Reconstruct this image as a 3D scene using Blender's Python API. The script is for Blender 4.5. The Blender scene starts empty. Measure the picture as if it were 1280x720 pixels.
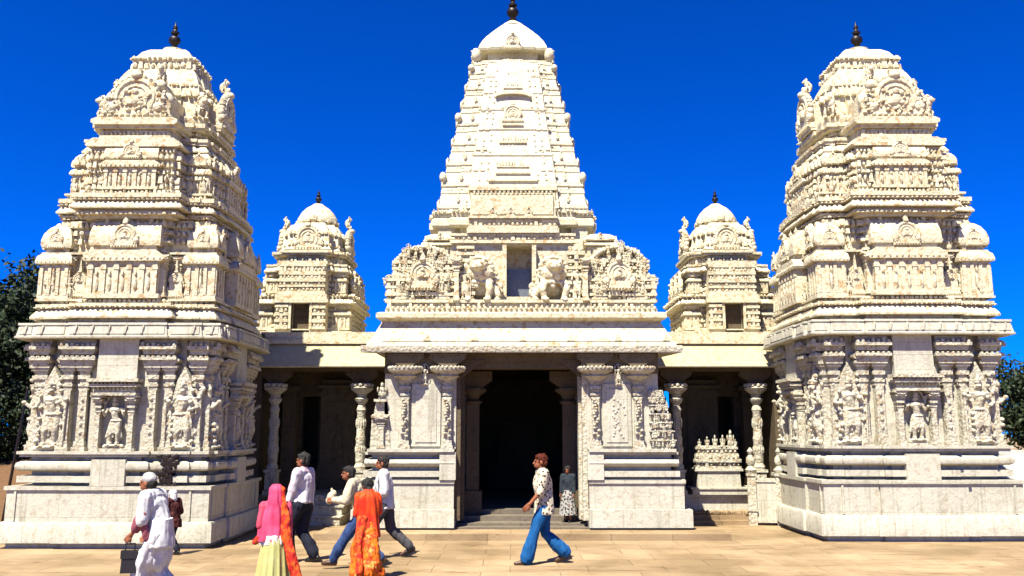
import bpy, math, random
import numpy as np
from mathutils import Vector, Matrix, noise
PI = math.pi
R = math.radians
scene = bpy.context.scene
COL = scene.collection
rng = random.Random(7)

# ------------------------------------------------------------------ mesh buffer
def rotz(a):
    c, s = math.cos(a), math.sin(a)
    return np.array([[c, -s, 0, 0], [s, c, 0, 0], [0, 0, 1, 0], [0, 0, 0, 1.0]])
def rotx(a):
    c, s = math.cos(a), math.sin(a)
    return np.array([[1, 0, 0, 0], [0, c, -s, 0], [0, s, c, 0], [0, 0, 0, 1.0]])
def roty(a):
    c, s = math.cos(a), math.sin(a)
    return np.array([[c, 0, s, 0], [0, 1, 0, 0], [-s, 0, c, 0], [0, 0, 0, 1.0]])
def trans(x, y, z):
    m = np.eye(4); m[:3, 3] = (x, y, z); return m
def scl(x, y=None, z=None):
    if y is None: y = z = x
    return np.diag([x, y, z, 1.0])

class MB:
    def __init__(s):
        s.v = []; s.nv = 0; s.q = []; s.t = []; s.n = []; s.M = np.eye(4); s.stack = []
    def push(s, M): s.stack.append(s.M); s.M = s.M @ M; return s
    def pop(s): s.M = s.stack.pop()
    def _add(s, v):
        v = np.asarray(v, float)
        v = v @ s.M[:3, :3].T + s.M[:3, 3]
        b = s.nv; s.v.append(v); s.nv += len(v); return b
    def raw(s, v, quads=None, tris=None, ngons=None):
        b = s._add(v)
        if quads is not None and len(quads): s.q.append(np.asarray(quads, int) + b)
        if tris is not None and len(tris): s.t.append(np.asarray(tris, int) + b)
        if ngons:
            for g in ngons: s.n.append([i + b for i in g])
    def stamp(s, T, M=None):
        if M is not None: s.push(M)
        b = s._add(T[0])
        if len(T[1]): s.q.append(T[1] + b)
        if len(T[2]): s.t.append(T[2] + b)
        for g in T[3]: s.n.append([i + b for i in g])
        if M is not None: s.pop()
    def template(s):
        v = np.concatenate(s.v) if s.v else np.zeros((0, 3))
        q = np.concatenate(s.q) if s.q else np.zeros((0, 4), int)
        t = np.concatenate(s.t) if s.t else np.zeros((0, 3), int)
        return (v, q, t, s.n)
    def box(s, x0, x1, y0, y1, z0, z1, tx=0, ty=0):
        v = [(x0, y0, z0), (x1, y0, z0), (x1, y1, z0), (x0, y1, z0),
             (x0 + tx, y0 + ty, z1), (x1 - tx, y0 + ty, z1), (x1 - tx, y1 - ty, z1), (x0 + tx, y1 - ty, z1)]
        s.raw(v, [(0, 3, 2, 1), (4, 5, 6, 7), (0, 1, 5, 4), (1, 2, 6, 5), (2, 3, 7, 6), (3, 0, 4, 7)])
    def loft(s, rings, cap0=True, cap1=True):
        n = len(rings[0]); v = np.concatenate([np.asarray(r, float) for r in rings])
        i = np.arange(n); j = (i + 1) % n; qs = []
        for k in range(len(rings) - 1):
            a = k * n; b = a + n
            qs.append(np.stack([a + i, a + j, b + j, b + i], 1))
        ng = []
        if cap0: ng.append(list(range(n))[::-1])
        if cap1: ng.append([(len(rings) - 1) * n + k for k in range(n)])
        s.raw(v, np.concatenate(qs), None, ng)
    def lathe(s, prof, n=12, cx=0, cy=0, sx=1, sy=1, a0=0):
        a = np.arange(n) * 2 * PI / n + a0
        s.loft([np.stack([cx + r * sx * np.cos(a), cy + r * sy * np.sin(a), np.full(n, z)], 1) for r, z in prof])
    def prism(s, pts, y0, y1, ins=0.0):
        """outline in the xz plane extruded from y1 (back) to y0 (front); optional inset on the front edge"""
        p = np.asarray(pts, float); n = len(p); c = p.mean(0)
        f = c + (p - c) * (1 - ins)
        A = np.stack([p[:, 0], np.full(n, y1), p[:, 1]], 1)
        B = np.stack([p[:, 0], np.full(n, y0 + (y1 - y0) * .25), p[:, 1]], 1)
        C = np.stack([f[:, 0], np.full(n, y0), f[:, 1]], 1)
        s.loft([A, B, C])
    def ball(s, c, r, M=None):
        if not hasattr(r, '__len__'): r = (r, r, r)
        m = trans(*c) @ (M if M is not None else np.eye(4)) @ scl(*r)
        s.stamp(BALL, m)
    def cap(s, p0, p1, r0, r1, n=10, fx=1.0, up=None):
        """tapered capsule; fx flattens it along the second axis"""
        p0 = np.array(p0, float); p1 = np.array(p1, float); d = p1 - p0; L = np.linalg.norm(d)
        if L < 1e-6: s.ball(p0, r0); return
        d /= L
        u = np.array(up if up is not None else (0, 1, 0), float)
        if abs(u @ d) > .95: u = np.array((1, 0, 0.))
        a = np.cross(d, u); a /= np.linalg.norm(a); b = np.cross(d, a)
        th = np.arange(n) * 2 * PI / n; rings = []
        for k in (-75, -40): rings.append((p0 + d * r0 * math.sin(R(k)), r0 * math.cos(R(k))))
        rings += [(p0, r0), (p1, r1)]
        for k in (40, 75): rings.append((p1 + d * r1 * math.sin(R(k)), r1 * math.cos(R(k))))
        s.loft([c + r * fx * np.outer(np.cos(th), a) + r * np.outer(np.sin(th), b) for c, r in rings])
    def mesh(s, name, smooth=35):
        v, q, t, ng = s.template()
        me = bpy.data.meshes.new(name)
        loops = [q.ravel(), t.ravel()] + [np.array(g) for g in ng]
        sizes = np.concatenate([np.full(len(q), 4), np.full(len(t), 3), np.array([len(g) for g in ng], int)]).astype(int)
        lp = np.concatenate(loops).astype(np.int32)
        st = np.concatenate([[0], np.cumsum(sizes)[:-1]]).astype(np.int32)
        me.vertices.add(len(v)); me.vertices.foreach_set('co', v.astype(np.float32).ravel())
        me.loops.add(len(lp)); me.loops.foreach_set('vertex_index', lp)
        me.polygons.add(len(sizes)); me.polygons.foreach_set('loop_start', st)
        me.update(calc_edges=True); me.validate()
        if smooth:
            me.shade_smooth(); me.set_sharp_from_angle(angle=R(smooth))
        else: me.shade_flat()
        return me

def _ico():
    import bmesh
    bm = bmesh.new(); bmesh.ops.create_icosphere(bm, subdivisions=2, radius=1)
    v = np.array([x.co[:] for x in bm.verts]); t = np.array([[a.index for a in f.verts] for f in bm.faces]); bm.free()
    return (v, np.zeros((0, 4), int), t, [])
BALL = _ico()
def _ico1():
    import bmesh
    bm = bmesh.new(); bmesh.ops.create_icosphere(bm, subdivisions=1, radius=1)
    v = np.array([x.co[:] for x in bm.verts]); t = np.array([[a.index for a in f.verts] for f in bm.faces]); bm.free()
    return (v, np.zeros((0, 4), int), t, [])
BALL1 = _ico1()

# ------------------------------------------------------------------ objects
def obj(name, mb, m, parent=None, smooth=35):
    me = mb.mesh(name, smooth) if isinstance(mb, MB) else mb
    o = bpy.data.objects.new(name, me); COL.objects.link(o)
    if m is not None:
        me.materials.clear(); me.materials.append(m)
    if parent: o.parent = parent
    return o
def tag(o, label, cat, group=None, kind=None):
    if label: o['label'] = label
    if cat: o['category'] = cat
    if group: o['group'] = group
    if kind: o['kind'] = kind
    return o
def thing(name, label, cat, loc=(0, 0, 0), rz=0, group=None, sc=1):
    o = bpy.data.objects.new(name, None); COL.objects.link(o)
    o.location = loc; o.rotation_euler = (0, 0, rz); o.scale = (sc,) * 3 if not hasattr(sc, '__len__') else sc
    o.empty_display_size = .2
    return tag(o, label, cat, group)
def struct(name, mb, m):
    o = obj(name, mb, m); o['kind'] = 'structure'; return o
def inst(src, parent, M=None):
    o = src.copy(); COL.objects.link(o); o.parent = parent
    if M is not None: o.matrix_local = Matrix(M.tolist())
    return o

def remesh(mb, voxel, smooth_it=2, name='body'):
    """fuse the overlapping closed pieces of a buffer into one continuous surface"""
    me = mb.mesh('raw', 0); o = bpy.data.objects.new('raw', me); COL.objects.link(o)
    md = o.modifiers.new('r', 'REMESH'); md.mode = 'VOXEL'; md.voxel_size = voxel
    if smooth_it:
        sm = o.modifiers.new('s', 'SMOOTH'); sm.factor = .5; sm.iterations = smooth_it
    dg = bpy.context.evaluated_depsgraph_get(); dg.update()
    out = bpy.data.meshes.new_from_object(o.evaluated_get(dg)); out.name = name
    bpy.data.objects.remove(o); bpy.data.meshes.remove(me)
    out.shade_smooth()
    return out
def mesh_template(me):
    v = np.zeros(len(me.vertices) * 3, np.float32); me.vertices.foreach_get('co', v)
    v = v.reshape(-1, 3).astype(float)
    q = [list(p.vertices) for p in me.polygons if len(p.vertices) == 4]
    t = [list(p.vertices) for p in me.polygons if len(p.vertices) == 3]
    return (v, np.array(q, int).reshape(-1, 4), np.array(t, int).reshape(-1, 3), [])

# ------------------------------------------------------------------ materials
def newmat(name, rough=.7, spec=.3):
    m = bpy.data.materials.new(name); m.use_nodes = True
    nt = m.node_tree; b = nt.nodes['Principled BSDF']
    b.inputs['Roughness'].default_value = rough; b.inputs['Specular IOR Level'].default_value = spec
    return m, nt, b
def N(nt, typ, **kw):
    n = nt.nodes.new(typ)
    for k, v in kw.items():
        if k.startswith('i_'): n.inputs[k[2:].replace('_', ' ')].default_value = v
        else: setattr(n, k, v)
    return n
def L(nt, a, b): nt.links.new(a, b)
def ramp(nt, stops, src=None):
    r = nt.nodes.new('ShaderNodeValToRGB'); el = r.color_ramp.elements
    while len(el) < len(stops): el.new(.5)
    for e, (p, c) in zip(el, stops):
        e.position = p; e.color = (*c, 1) if len(c) == 3 else c
    if src is not None: L(nt, src, r.inputs[0])
    return r
def mixc(nt, fac, a, b, mode='MIX'):
    m = nt.nodes.new('ShaderNodeMix'); m.data_type = 'RGBA'; m.blend_type = mode
    for sock, val in ((m.inputs[0], fac), (m.inputs[6], a), (m.inputs[7], b)):
        if hasattr(val, 'is_linked'): L(nt, val, sock)
        elif isinstance(val, (int, float)): sock.default_value = val
        else: sock.default_value = (*val, 1)
    return m.outputs[2]
def coords(nt, scale=(1, 1, 1)):
    """world position, so that neighbouring parts share one continuous pattern"""
    g = nt.nodes.new('ShaderNodeNewGeometry'); mp = nt.nodes.new('ShaderNodeMapping')
    mp.inputs['Scale'].default_value = scale; L(nt, g.outputs['Position'], mp.inputs[0]); return mp.outputs[0]
def tex(nt, scale, detail=4, rough=.55, vec=None, dist=0):
    n = nt.nodes.new('ShaderNodeTexNoise'); n.inputs['Scale'].default_value = scale
    n.inputs['Detail'].default_value = detail; n.inputs['Roughness'].default_value = rough; n.inputs['Distortion'].default_value = dist
    if vec is not None: L(nt, vec, n.inputs['Vector'])
    return n.outputs[0]

KA = .60                                                           # one overall albedo level; the exposure is set to match
def dim(c, k=None): return tuple(x * (KA if k is None else k) for x in c)
def stone(name, base, tint, stain, stain_amt, carve=.5, rough=.8, joints=0.0, streak=.35):
    base, tint, stain = dim(base), dim(tint), dim(stain); base, tint = [(q[0] * .99, q[1] * 1.008, q[2] * .945) for q in (base, tint)]
    m, nt, b = newmat(name, rough, .25)
    P = coords(nt); 
    n1 = tex(nt, 1.3, 6, .6, P); n2 = tex(nt, 9, 5, .65, P, .6)
    c = mixc(nt, ramp(nt, [(.35, (0,)*3), (.7, (1,)*3)], n1).outputs[0], base, tint)
    # ochre weathering patches
    s = ramp(nt, [(.53, (0,)*3), (.62, (1,)*3)], n2).outputs[0]
    mul = N(nt, 'ShaderNodeMath', operation='MULTIPLY'); L(nt, s, mul.inputs[0]); mul.inputs[1].default_value = stain_amt
    c = mixc(nt, mul.outputs[0], c, stain)
    # rain streaks running down
    v2 = coords(nt, (6, 6, .3)); st = tex(nt, 1.6, 5, .7, v2)
    s2 = ramp(nt, [(.53, (0,)*3), (.66, (1,)*3)], st).outputs[0]
    mul2 = N(nt, 'ShaderNodeMath', operation='MULTIPLY'); L(nt, s2, mul2.inputs[0]); mul2.inputs[1].default_value = streak
    c = mixc(nt, mul2.outputs[0], c, tuple(x * k for x, k in zip(base, (.58, .57, .52))))
    gr = ramp(nt, [(.50, (0,)*3), (.66, (1,)*3)], tex(nt, 2.6, 9, .72, P, 1.5)).outputs[0]     # grey-brown lichen and grime patches
    mg = N(nt, 'ShaderNodeMath', operation='MULTIPLY'); L(nt, gr, mg.inputs[0]); mg.inputs[1].default_value = .30
    c = mixc(nt, mg.outputs[0], c, tuple(x * k for x, k in zip(base, (.55, .50, .42))))
    if joints:
        # block joints of the masonry: courses of cut stone
        g = nt.nodes.new('ShaderNodeNewGeometry'); sx = nt.nodes.new('ShaderNodeSeparateXYZ'); L(nt, g.outputs['Position'], sx.inputs[0])
        ad = N(nt, 'ShaderNodeMath', operation='ADD'); L(nt, sx.outputs[0], ad.inputs[0]); L(nt, sx.outputs[1], ad.inputs[1])
        cb = nt.nodes.new('ShaderNodeCombineXYZ'); L(nt, ad.outputs[0], cb.inputs[0]); L(nt, sx.outputs[2], cb.inputs[1])
        br = nt.nodes.new('ShaderNodeTexBrick'); L(nt, cb.outputs[0], br.inputs['Vector'])
        br.inputs['Scale'].default_value = 1; br.inputs['Brick Width'].default_value = 1.27; br.inputs['Row Height'].default_value = .53
        br.inputs['Mortar Size'].default_value = .006; br.inputs['Mortar Smooth'].default_value = .3
        br.inputs['Color1'].default_value = (1, 1, 1, 1); br.inputs['Color2'].default_value = (.86, .86, .87, 1); br.inputs['Mortar'].default_value = (.45, .42, .36, 1)
        c = mixc(nt, joints, c, br.outputs[0], 'MULTIPLY')
    L(nt, c, b.inputs['Base Color'])
    vo = nt.nodes.new('ShaderNodeTexVoronoi'); vo.inputs['Scale'].default_value = 17; L(nt, P, vo.inputs['Vector'])
    nb = tex(nt, 45, 4, .7, P)
    ad2 = N(nt, 'ShaderNodeMath', operation='MULTIPLY_ADD'); L(nt, vo.outputs[0], ad2.inputs[0]); ad2.inputs[1].default_value = carve; L(nt, nb, ad2.inputs[2])
    bp = nt.nodes.new('ShaderNodeBump'); bp.inputs['Strength'].default_value = .22 + .36 * min(1, carve); bp.inputs['Distance'].default_value = .03
    L(nt, ad2.outputs[0], bp.inputs['Height']); L(nt, bp.outputs[0], b.inputs['Normal'])
    return m

def cloth(name, c1, c2=None, scale=20, lo=.45, hi=.55, kind='noise', rough=.85, c3=None):
    c1 = dim(c1); c2 = dim(c2) if c2 else None; c3 = dim(c3) if c3 else None
    m, nt, b = newmat(name, rough, .15)
    tc = nt.nodes.new('ShaderNodeTexCoord'); P = tc.outputs['Object']
    if c2 is None: c2 = tuple(x * .88 for x in c1)
    if kind == 'noise': src = tex(nt, scale, 3, .5, P)
    else:
        v = nt.nodes.new('ShaderNodeTexVoronoi'); v.inputs['Scale'].default_value = scale; L(nt, P, v.inputs['Vector']); src = v.outputs[0]
    stops = [(lo, c1), (hi, c2)]
    if c3: stops.append((min(1, hi + .12), c3))
    r = ramp(nt, stops, src); L(nt, r.outputs[0], b.inputs['Base Color'])
    bp = nt.nodes.new('ShaderNodeBump'); bp.inputs['Strength'].default_value = .25; bp.inputs['Distance'].default_value = .02
    L(nt, tex(nt, 14, 3, .6, P), bp.inputs['Height']); L(nt, bp.outputs[0], b.inputs['Normal'])
    return m

CREAM = stone('cream_limewashed_stone', (.86, .77, .58), (.80, .705, .51), (.50, .27, .08), .72, .7, streak=.5)
BLEACHED = stone('sun_bleached_cream_stone', (.86, .785, .61), (.81, .73, .54), (.50, .27, .08), .40, .35, streak=.35)
MARBLE = stone('grey_white_marble', (.71, .665, .565), (.65, .605, .505), (.33, .23, .12), .35, .35, joints=.55, streak=.7)
CARVED = stone('carved_marble', (.71, .655, .54), (.64, .58, .46), (.36, .21, .08), .65, 1.1, streak=.65)
DIM = stone('shade_dark_stone', (.17, .125, .075), (.135, .095, .055), (.10, .06, .03), .6, .5, joints=.6)  # stone colour darkened to paint in the shade of interiors and soffits
INNER = stone('shade_brown_stone', (.22, .165, .10), (.18, .135, .08), (.12, .075, .04), .6, .5, joints=.5)  # brown tone holds the shade of gallery walls and eave undersides
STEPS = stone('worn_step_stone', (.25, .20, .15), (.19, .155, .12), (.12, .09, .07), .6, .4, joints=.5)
EAVE = stone('painted_eave', (.62, .54, .34), (.58, .50, .30), (.40, .28, .11), .4, .1, streak=.3)
def simple(name, c, rough=.6, metal=0, spec=.4):
    c = dim(c)
    m, nt, b = newmat(name, rough, spec); b.inputs['Metallic'].default_value = metal
    P = coords(nt); r = ramp(nt, [(.3, c), (.7, tuple(x * .7 for x in c))], tex(nt, 12, 4, .6, P)); L(nt, r.outputs[0], b.inputs['Base Color'])
    return m
BRONZE = simple('dark_bronze', (.035, .022, .013), .42, .55, .5)
PANE = simple('grey_window_pane', (.20, .22, .25), .25)
RED = simple('weathered_red_line', (.25, .06, .03), .8)

# ------------------------------------------------------------------ plan outlines and mouldings
def outline(ax, ay, steps=(), front=None):
    """stepped square plan, counter-clockwise. steps: (fraction of half side, projection). front: (half width, projection) extra on the camera side"""
    pts = []
    fr = (lambda t, n: (t, -n), lambda t, n: (n, t), lambda t, n: (-t, n), lambda t, n: (-n, -t))
    for k, f in enumerate(fr):
        at, an = (ax, ay) if k % 2 == 0 else (ay, ax)
        st = [(w * at, d) for w, d in steps]
        if k == 0 and front:
            st = [q for q in st if q[0] > front[0] + .02]; st.append(front)
        pts.append(f(-at, an)); p = 0
        for w, d in st:
            pts += [f(-w, an + p), f(-w, an + d)]; p = d
        for (w, d), nx in zip(st[::-1], [x[1] for x in st[::-1][1:]] + [0]):
            pts += [f(w, an + d), f(w, an + nx)]
    out = []
    for p in pts:
        if not out or (abs(p[0] - out[-1][0]) + abs(p[1] - out[-1][1])) > 1e-6: out.append(p)
    return np.array(out)
def offset(poly, d):
    nx = np.roll(poly, -1, 0) - poly; pv = poly - np.roll(poly, 1, 0)
    f = lambda e: np.stack([e[:, 1], -e[:, 0]], 1) / (np.linalg.norm(e, axis=1)[:, None] + 1e-9)
    return poly + (f(nx) + f(pv)) * d
def ploft(mb, poly, prof):
    rings = []
    for o, z in prof:
        q = offset(poly, o); rings.append(np.concatenate([q, np.full((len(q), 1), z)], 1))
    mb.loft(rings)
def bands(z, cmds, base=0.0):
    """cmds: (kind, out, height); r recess, s slab, t torus, k curved eave, w wall, c sloped"""
    p = []
    for k, o, h in cmds:
        o += base
        if k in 'rws': p += [(o, z), (o, z + h)]
        elif k == 't': p += [(o - h * .45, z), (o - h * .1, z + h * .18), (o, z + h * .5), (o - h * .1, z + h * .82), (o - h * .45, z + h)]
        elif k == 'k': p += [(o, z), (o + .005, z + h * .16), (o - .02, z + h * .4), (o - h * .35, z + h * .75), (o - h * .7, z + h)]
        elif k == 'c': p += [(o, z), (o - h * .5, z + h)]
        z += h
    return p, z
BAND_H = lambda cmds: sum(c[2] for c in cmds)
def seg_pos(poly):
    """edges facing -y / +x / -x used to hang ornament rows"""
    res = []
    for a, b in zip(poly, np.roll(poly, -1, 0)):
        e = b - a; Ln = np.linalg.norm(e)
        if Ln < .04: continue
        n = np.array([e[1], -e[0]]) / Ln
        if n[1] > .5: continue                                     # skip the side nobody can see
        res.append((a, b, e / Ln, n, Ln))
    return res
def row(mb, poly, off, z, h, step, depth, seed=0, kind='mix'):
    """a row of little carved bosses, petals and teeth that follows the plan outline"""
    r = random.Random(seed); q = offset(poly, off)
    for a, b, e, n, Ln in seg_pos(q):
        k = max(1, int(round(Ln / step))); st = Ln / k
        ang = math.atan2(e[1], e[0])
        for i in range(k):
            c = a + e * (i + .5) * st
            w = st * r.uniform(.32, .5); hh = h * r.uniform(.75, 1.12); dd = depth * r.uniform(.7, 1.3)
            M = trans(c[0], c[1], z) @ rotz(ang)
            t = r.random() if kind == 'mix' else {'box': .1, 'ball': .5, 'petal': .9}[kind]
            if t < .3: mb.push(M); mb.box(-w, w, -dd, .03, 0, hh, tx=w * .25, ty=.2 * dd); mb.pop()
            elif t < .7: mb.stamp(BALL1, M @ trans(0, -dd * .3, hh * .5) @ scl(w, dd, hh * .55))
            else:
                mb.push(M); mb.prism([(-w, 0), (w, 0), (w * 1.05, hh * .4), (w * .5, hh * .8), (0, hh * 1.15), (-w * .5, hh * .8), (-w * 1.05, hh * .4)], -dd, .03, .25); mb.pop()
def ground_mat():
    m, nt, b = newmat('sandstone_paving', .7, .25)
    P = coords(nt); br = nt.nodes.new('ShaderNodeTexBrick'); L(nt, P, br.inputs['Vector'])
    wv = nt.nodes.new('ShaderNodeVectorMath'); wv.operation = 'MULTIPLY_ADD'
    nz = nt.nodes.new('ShaderNodeTexNoise'); nz.inputs['Scale'].default_value = 1.3; L(nt, P, nz.inputs['Vector']); L(nt, nz.outputs[1], wv.inputs[0]); wv.inputs[1].default_value = (.05, .05, 0); L(nt, P, wv.inputs[2]); L(nt, wv.outputs[0], br.inputs['Vector'])
    br.inputs['Scale'].default_value = 1; br.inputs['Brick Width'].default_value = 1.15; br.inputs['Row Height'].default_value = .62
    br.inputs['Mortar Size'].default_value = .008; br.inputs['Mortar Smooth'].default_value = .5; br.offset = .37
    br.inputs['Color1'].default_value = (.265, .192, .11, 1); br.inputs['Color2'].default_value = (.205, .147, .082, 1); br.inputs['Mortar'].default_value = (.14, .098, .055, 1)
    s = ramp(nt, [(.38, (.74, .70, .62)), (.62, (1.22, 1.2, 1.18))], tex(nt, .55, 7, .62, P, .4))
    c = mixc(nt, 1.0, br.outputs[0], s.outputs[0], 'MULTIPLY')
    s2 = ramp(nt, [(.6, (1, 1, 1)), (.72, (.62, .55, .48))], tex(nt, 3.2, 8, .7, coords(nt, (.5, 1.6, 1)), 1.2)); c = mixc(nt, .8, c, s2.outputs[0], 'MULTIPLY')
    s3 = ramp(nt, [(.36, (.58, .50, .41)), (.47, (1, 1, 1))], tex(nt, 1.1, 10, .75, coords(nt, (.35, 1.3, 1)), 2.0)); c = mixc(nt, .9, c, s3.outputs[0], 'MULTIPLY')
    s4 = ramp(nt, [(.60, (1, 1, 1)), (.64, (.45, .40, .36))], tex(nt, 16, 4, .8, P, 1)); c = mixc(nt, .35, c, s4.outputs[0], 'MULTIPLY')
    L(nt, c, b.inputs['Base Color'])
    ad = N(nt, 'ShaderNodeMath', operation='MULTIPLY_ADD'); L(nt, br.outputs['Fac'], ad.inputs[0]); ad.inputs[1].default_value = -1.2; L(nt, tex(nt, 24, 6, .7, P), ad.inputs[2])
    bp = nt.nodes.new('ShaderNodeBump'); bp.inputs['Strength'].default_value = .5; bp.inputs['Distance'].default_value = .02; L(nt, ad.outputs[0], bp.inputs['Height']); L(nt, bp.outputs[0], b.inputs['Normal'])
    return m

PAVE = ground_mat()
# ------------------------------------------------------------------ carved ornament templates (x along the wall, -y outward, z up)
def pilaster_mb(mb, h, w=.16, d=.10, seed=0, fancy=True):
    r = random.Random(seed)
    mb.box(-w * .62, w * .62, -d * 1.2, .09, 0, h * .045); mb.box(-w * .52, w * .52, -d, .09, h * .045, h * .11, tx=w * .04)
    mb.box(-w * .40, w * .40, -d * .8, .09, h * .11, h * .66, tx=.004)
    if fancy:
        for k in range(5):                                          # carved medallion strip on the shaft
            mb.stamp(BALL1, trans(0, -d * .8, h * (.2 + .09 * k)) @ scl(w * .2, d * .28, h * .03))
    z = h * .66
    for o, hh in ((.46, .02), (.36, .02), (.50, .03), (.38, .05), (.56, .045), (.42, .03), (.5, .02), (.66, .03), (.8, .03)):
        mb.box(-w * o, w * o, -d * (o * 1.7), .09, z, z + h * hh * .97, tx=-w * .03); z += h * hh
    mb.prism([(-w * .5, z), (w * .5, z), (w * 1.0, z + h * .045), (w * 1.0, h), (-w * 1.0, h), (-w * 1.0, z + h * .045)], -d * 1.5, .09, .03)

def kudu_mb(mb, w, h, d, seed=0, beads=True, lobes=True):
    """horseshoe gable: arched plate, raised ring, figure in the roundel, crest and side scrolls"""
    r = random.Random(seed); rad = min(w * .38, h * .42); cz = h * .44
    pts = [(-w * .5, 0), (w * .5, 0), (w * .5, h * .1), (w * .40, h * .16)]
    a = [(-28 + k * (236 / 22)) for k in range(23)]
    pts += [(rad * 1.08 * math.cos(R(t)), cz + rad * 1.08 * math.sin(R(t))) for t in a]
    pts += [(-w * .40, h * .16), (-w * .5, h * .1)]
    mb.prism(pts, -d * .6, 0, .02)
    ring = [np.array((rad * .92 * math.cos(R(t)), -d * .6, cz + rad * .92 * math.sin(R(t)))) for t in range(-30, 211, 20)]
    for p, q in zip(ring, ring[1:]): mb.cap(p, q, rad * .10, rad * .10, 6)
    ring = [np.array((rad * .60 * math.cos(R(t)), -d * .62, cz + rad * .60 * math.sin(R(t)))) for t in range(-60, 241, 30)]
    for p, q in zip(ring, ring[1:]): mb.cap(p, q, rad * .06, rad * .06, 5)
    mb.ball((0, -d * .62, cz - rad * .1), (rad * .26, d * .3, rad * .36)); mb.ball((0, -d * .78, cz + rad * .27), (rad * .17, d * .25, rad * .18))
    mb.ball((-rad * .26, -d * .62, cz - rad * .3), (rad * .2, d * .22, rad * .13)); mb.ball((rad * .26, -d * .62, cz - rad * .3), (rad * .2, d * .22, rad * .13))
    if beads:
        for t in range(-20, 201, 15):
            s = rad * r.uniform(.10, .15); q = rad * 1.12
            mb.stamp(BALL1, trans(q * math.cos(R(t)), -d * .35, cz + q * math.sin(R(t))) @ scl(s, d * .35, s * 1.2))
    if lobes:
        for sg in (-1, 1):
            mb.ball((sg * w * .42, -d * .45, h * .24), (w * .12, d * .4, h * .12)); mb.ball((sg * w * .47, -d * .4, h * .36), (w * .07, d * .3, h * .08))
            for k in range(5): mb.stamp(BALL1, trans(sg * w * (.36 + r.uniform(0, .12)), -d * .62, h * r.uniform(.08, .34)) @ scl(w * .035, d * .25, h * .035))
    for k in range(9): mb.stamp(BALL1, trans(w * (k - 4) * .105, -d * .66, h * .06) @ scl(w * .04, d * .25, h * .035))
    # crest: lion mask with a leaf on top
    mb.ball((0, -d * .6, cz + rad * 1.15), (rad * .28, d * .45, rad * .22)); mb.prism([(-rad * .2, cz + rad * 1.15), (rad * .2, cz + rad * 1.15), (rad * .24, cz + rad * 1.45), (0, h * 1.02), (-rad * .24, cz + rad * 1.45)], -d * .55, -d * .1, .2)

def stupi(mb, z, s, n=10):
    mb.lathe([(s * .55, z), (s * .6, z + s * .15), (s * .3, z + s * .25), (s * .5, z + s * .5), (s * .45, z + s * .75), (s * .2, z + s * .9), (s * .28, z + s * 1.0), (s * .1, z + s * 1.2), (s * .02, z + s * 1.6)], n)

def kuta_mb(mb, w, h, seed=0, d=None):
    """little square pavilion: stepped base, wall with colonnettes, curved eave, neck, ribbed dome, pot"""
    d = d or w; hw = w / 2
    def sq(a, z, k=1.0): return [(-a, -a * d / w * k, z), (a, -a * d / w * k, z), (a, a * d / w, z), (-a, a * d / w, z)]
    mb.loft([sq(hw * .9, 0), sq(hw * .9, h * .05)]); mb.loft([sq(hw * .82, h * .05), sq(hw * .82, h * .42)])
    for sx in (-.74, -.25, .25, .74):
        for sy, rot in ((-1, 0), (1, PI / 2), (-1, -PI / 2)):
            pass
        mb.box(hw * sx - hw * .1, hw * sx + hw * .1, -hw * .92 * d / w, -hw * .8 * d / w, h * .05, h * .40)
        mb.box(-hw * .92, -hw * .8, hw * (sx - .1) * d / w, hw * (sx + .1) * d / w, h * .05, h * .40); mb.box(hw * .8, hw * .92, hw * (sx - .1) * d / w, hw * (sx + .1) * d / w, h * .05, h * .40)
    mb.stamp(BALL1, trans(0, -hw * .84 * d / w, h * .2) @ scl(hw * .13, hw * .14, h * .12)); mb.stamp(BALL1, trans(0, -hw * .9 * d / w, h * .33) @ scl(hw * .08, hw * .1, h * .05))
    mb.loft([sq(hw * .86, h * .42), sq(hw * 1.08, h * .43), sq(hw * 1.10, h * .46), sq(hw * 1.02, h * .52), sq(hw * .8, h * .56)])
    mb.loft([sq(hw * .66, h * .56), sq(hw * .66, h * .63)])
    prof = [(.86, .63), (.92, .66), (.92, .72), (.82, .80), (.62, .87), (.38, .915), (.2, .93)]
    mb.loft([sq(hw * a, h * z) for a, z in prof])
    mb.push(trans(0, 0, 0)); stupi(mb, h * .92, h * .07, 8); mb.pop()
    for ang in (0, PI / 2, -PI / 2):
        mb.push(rotz(ang) @ trans(0, -hw * .86, h * .62)); kudu_mb(mb, w * .5, h * .26, hw * .22, seed, False, False); mb.pop()
    for k in range(9): mb.stamp(BALL1, trans(hw * (k - 4) * .24, -hw * 1.06 * d / w, h * .455) @ scl(hw * .07, hw * .07, h * .022))

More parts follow.
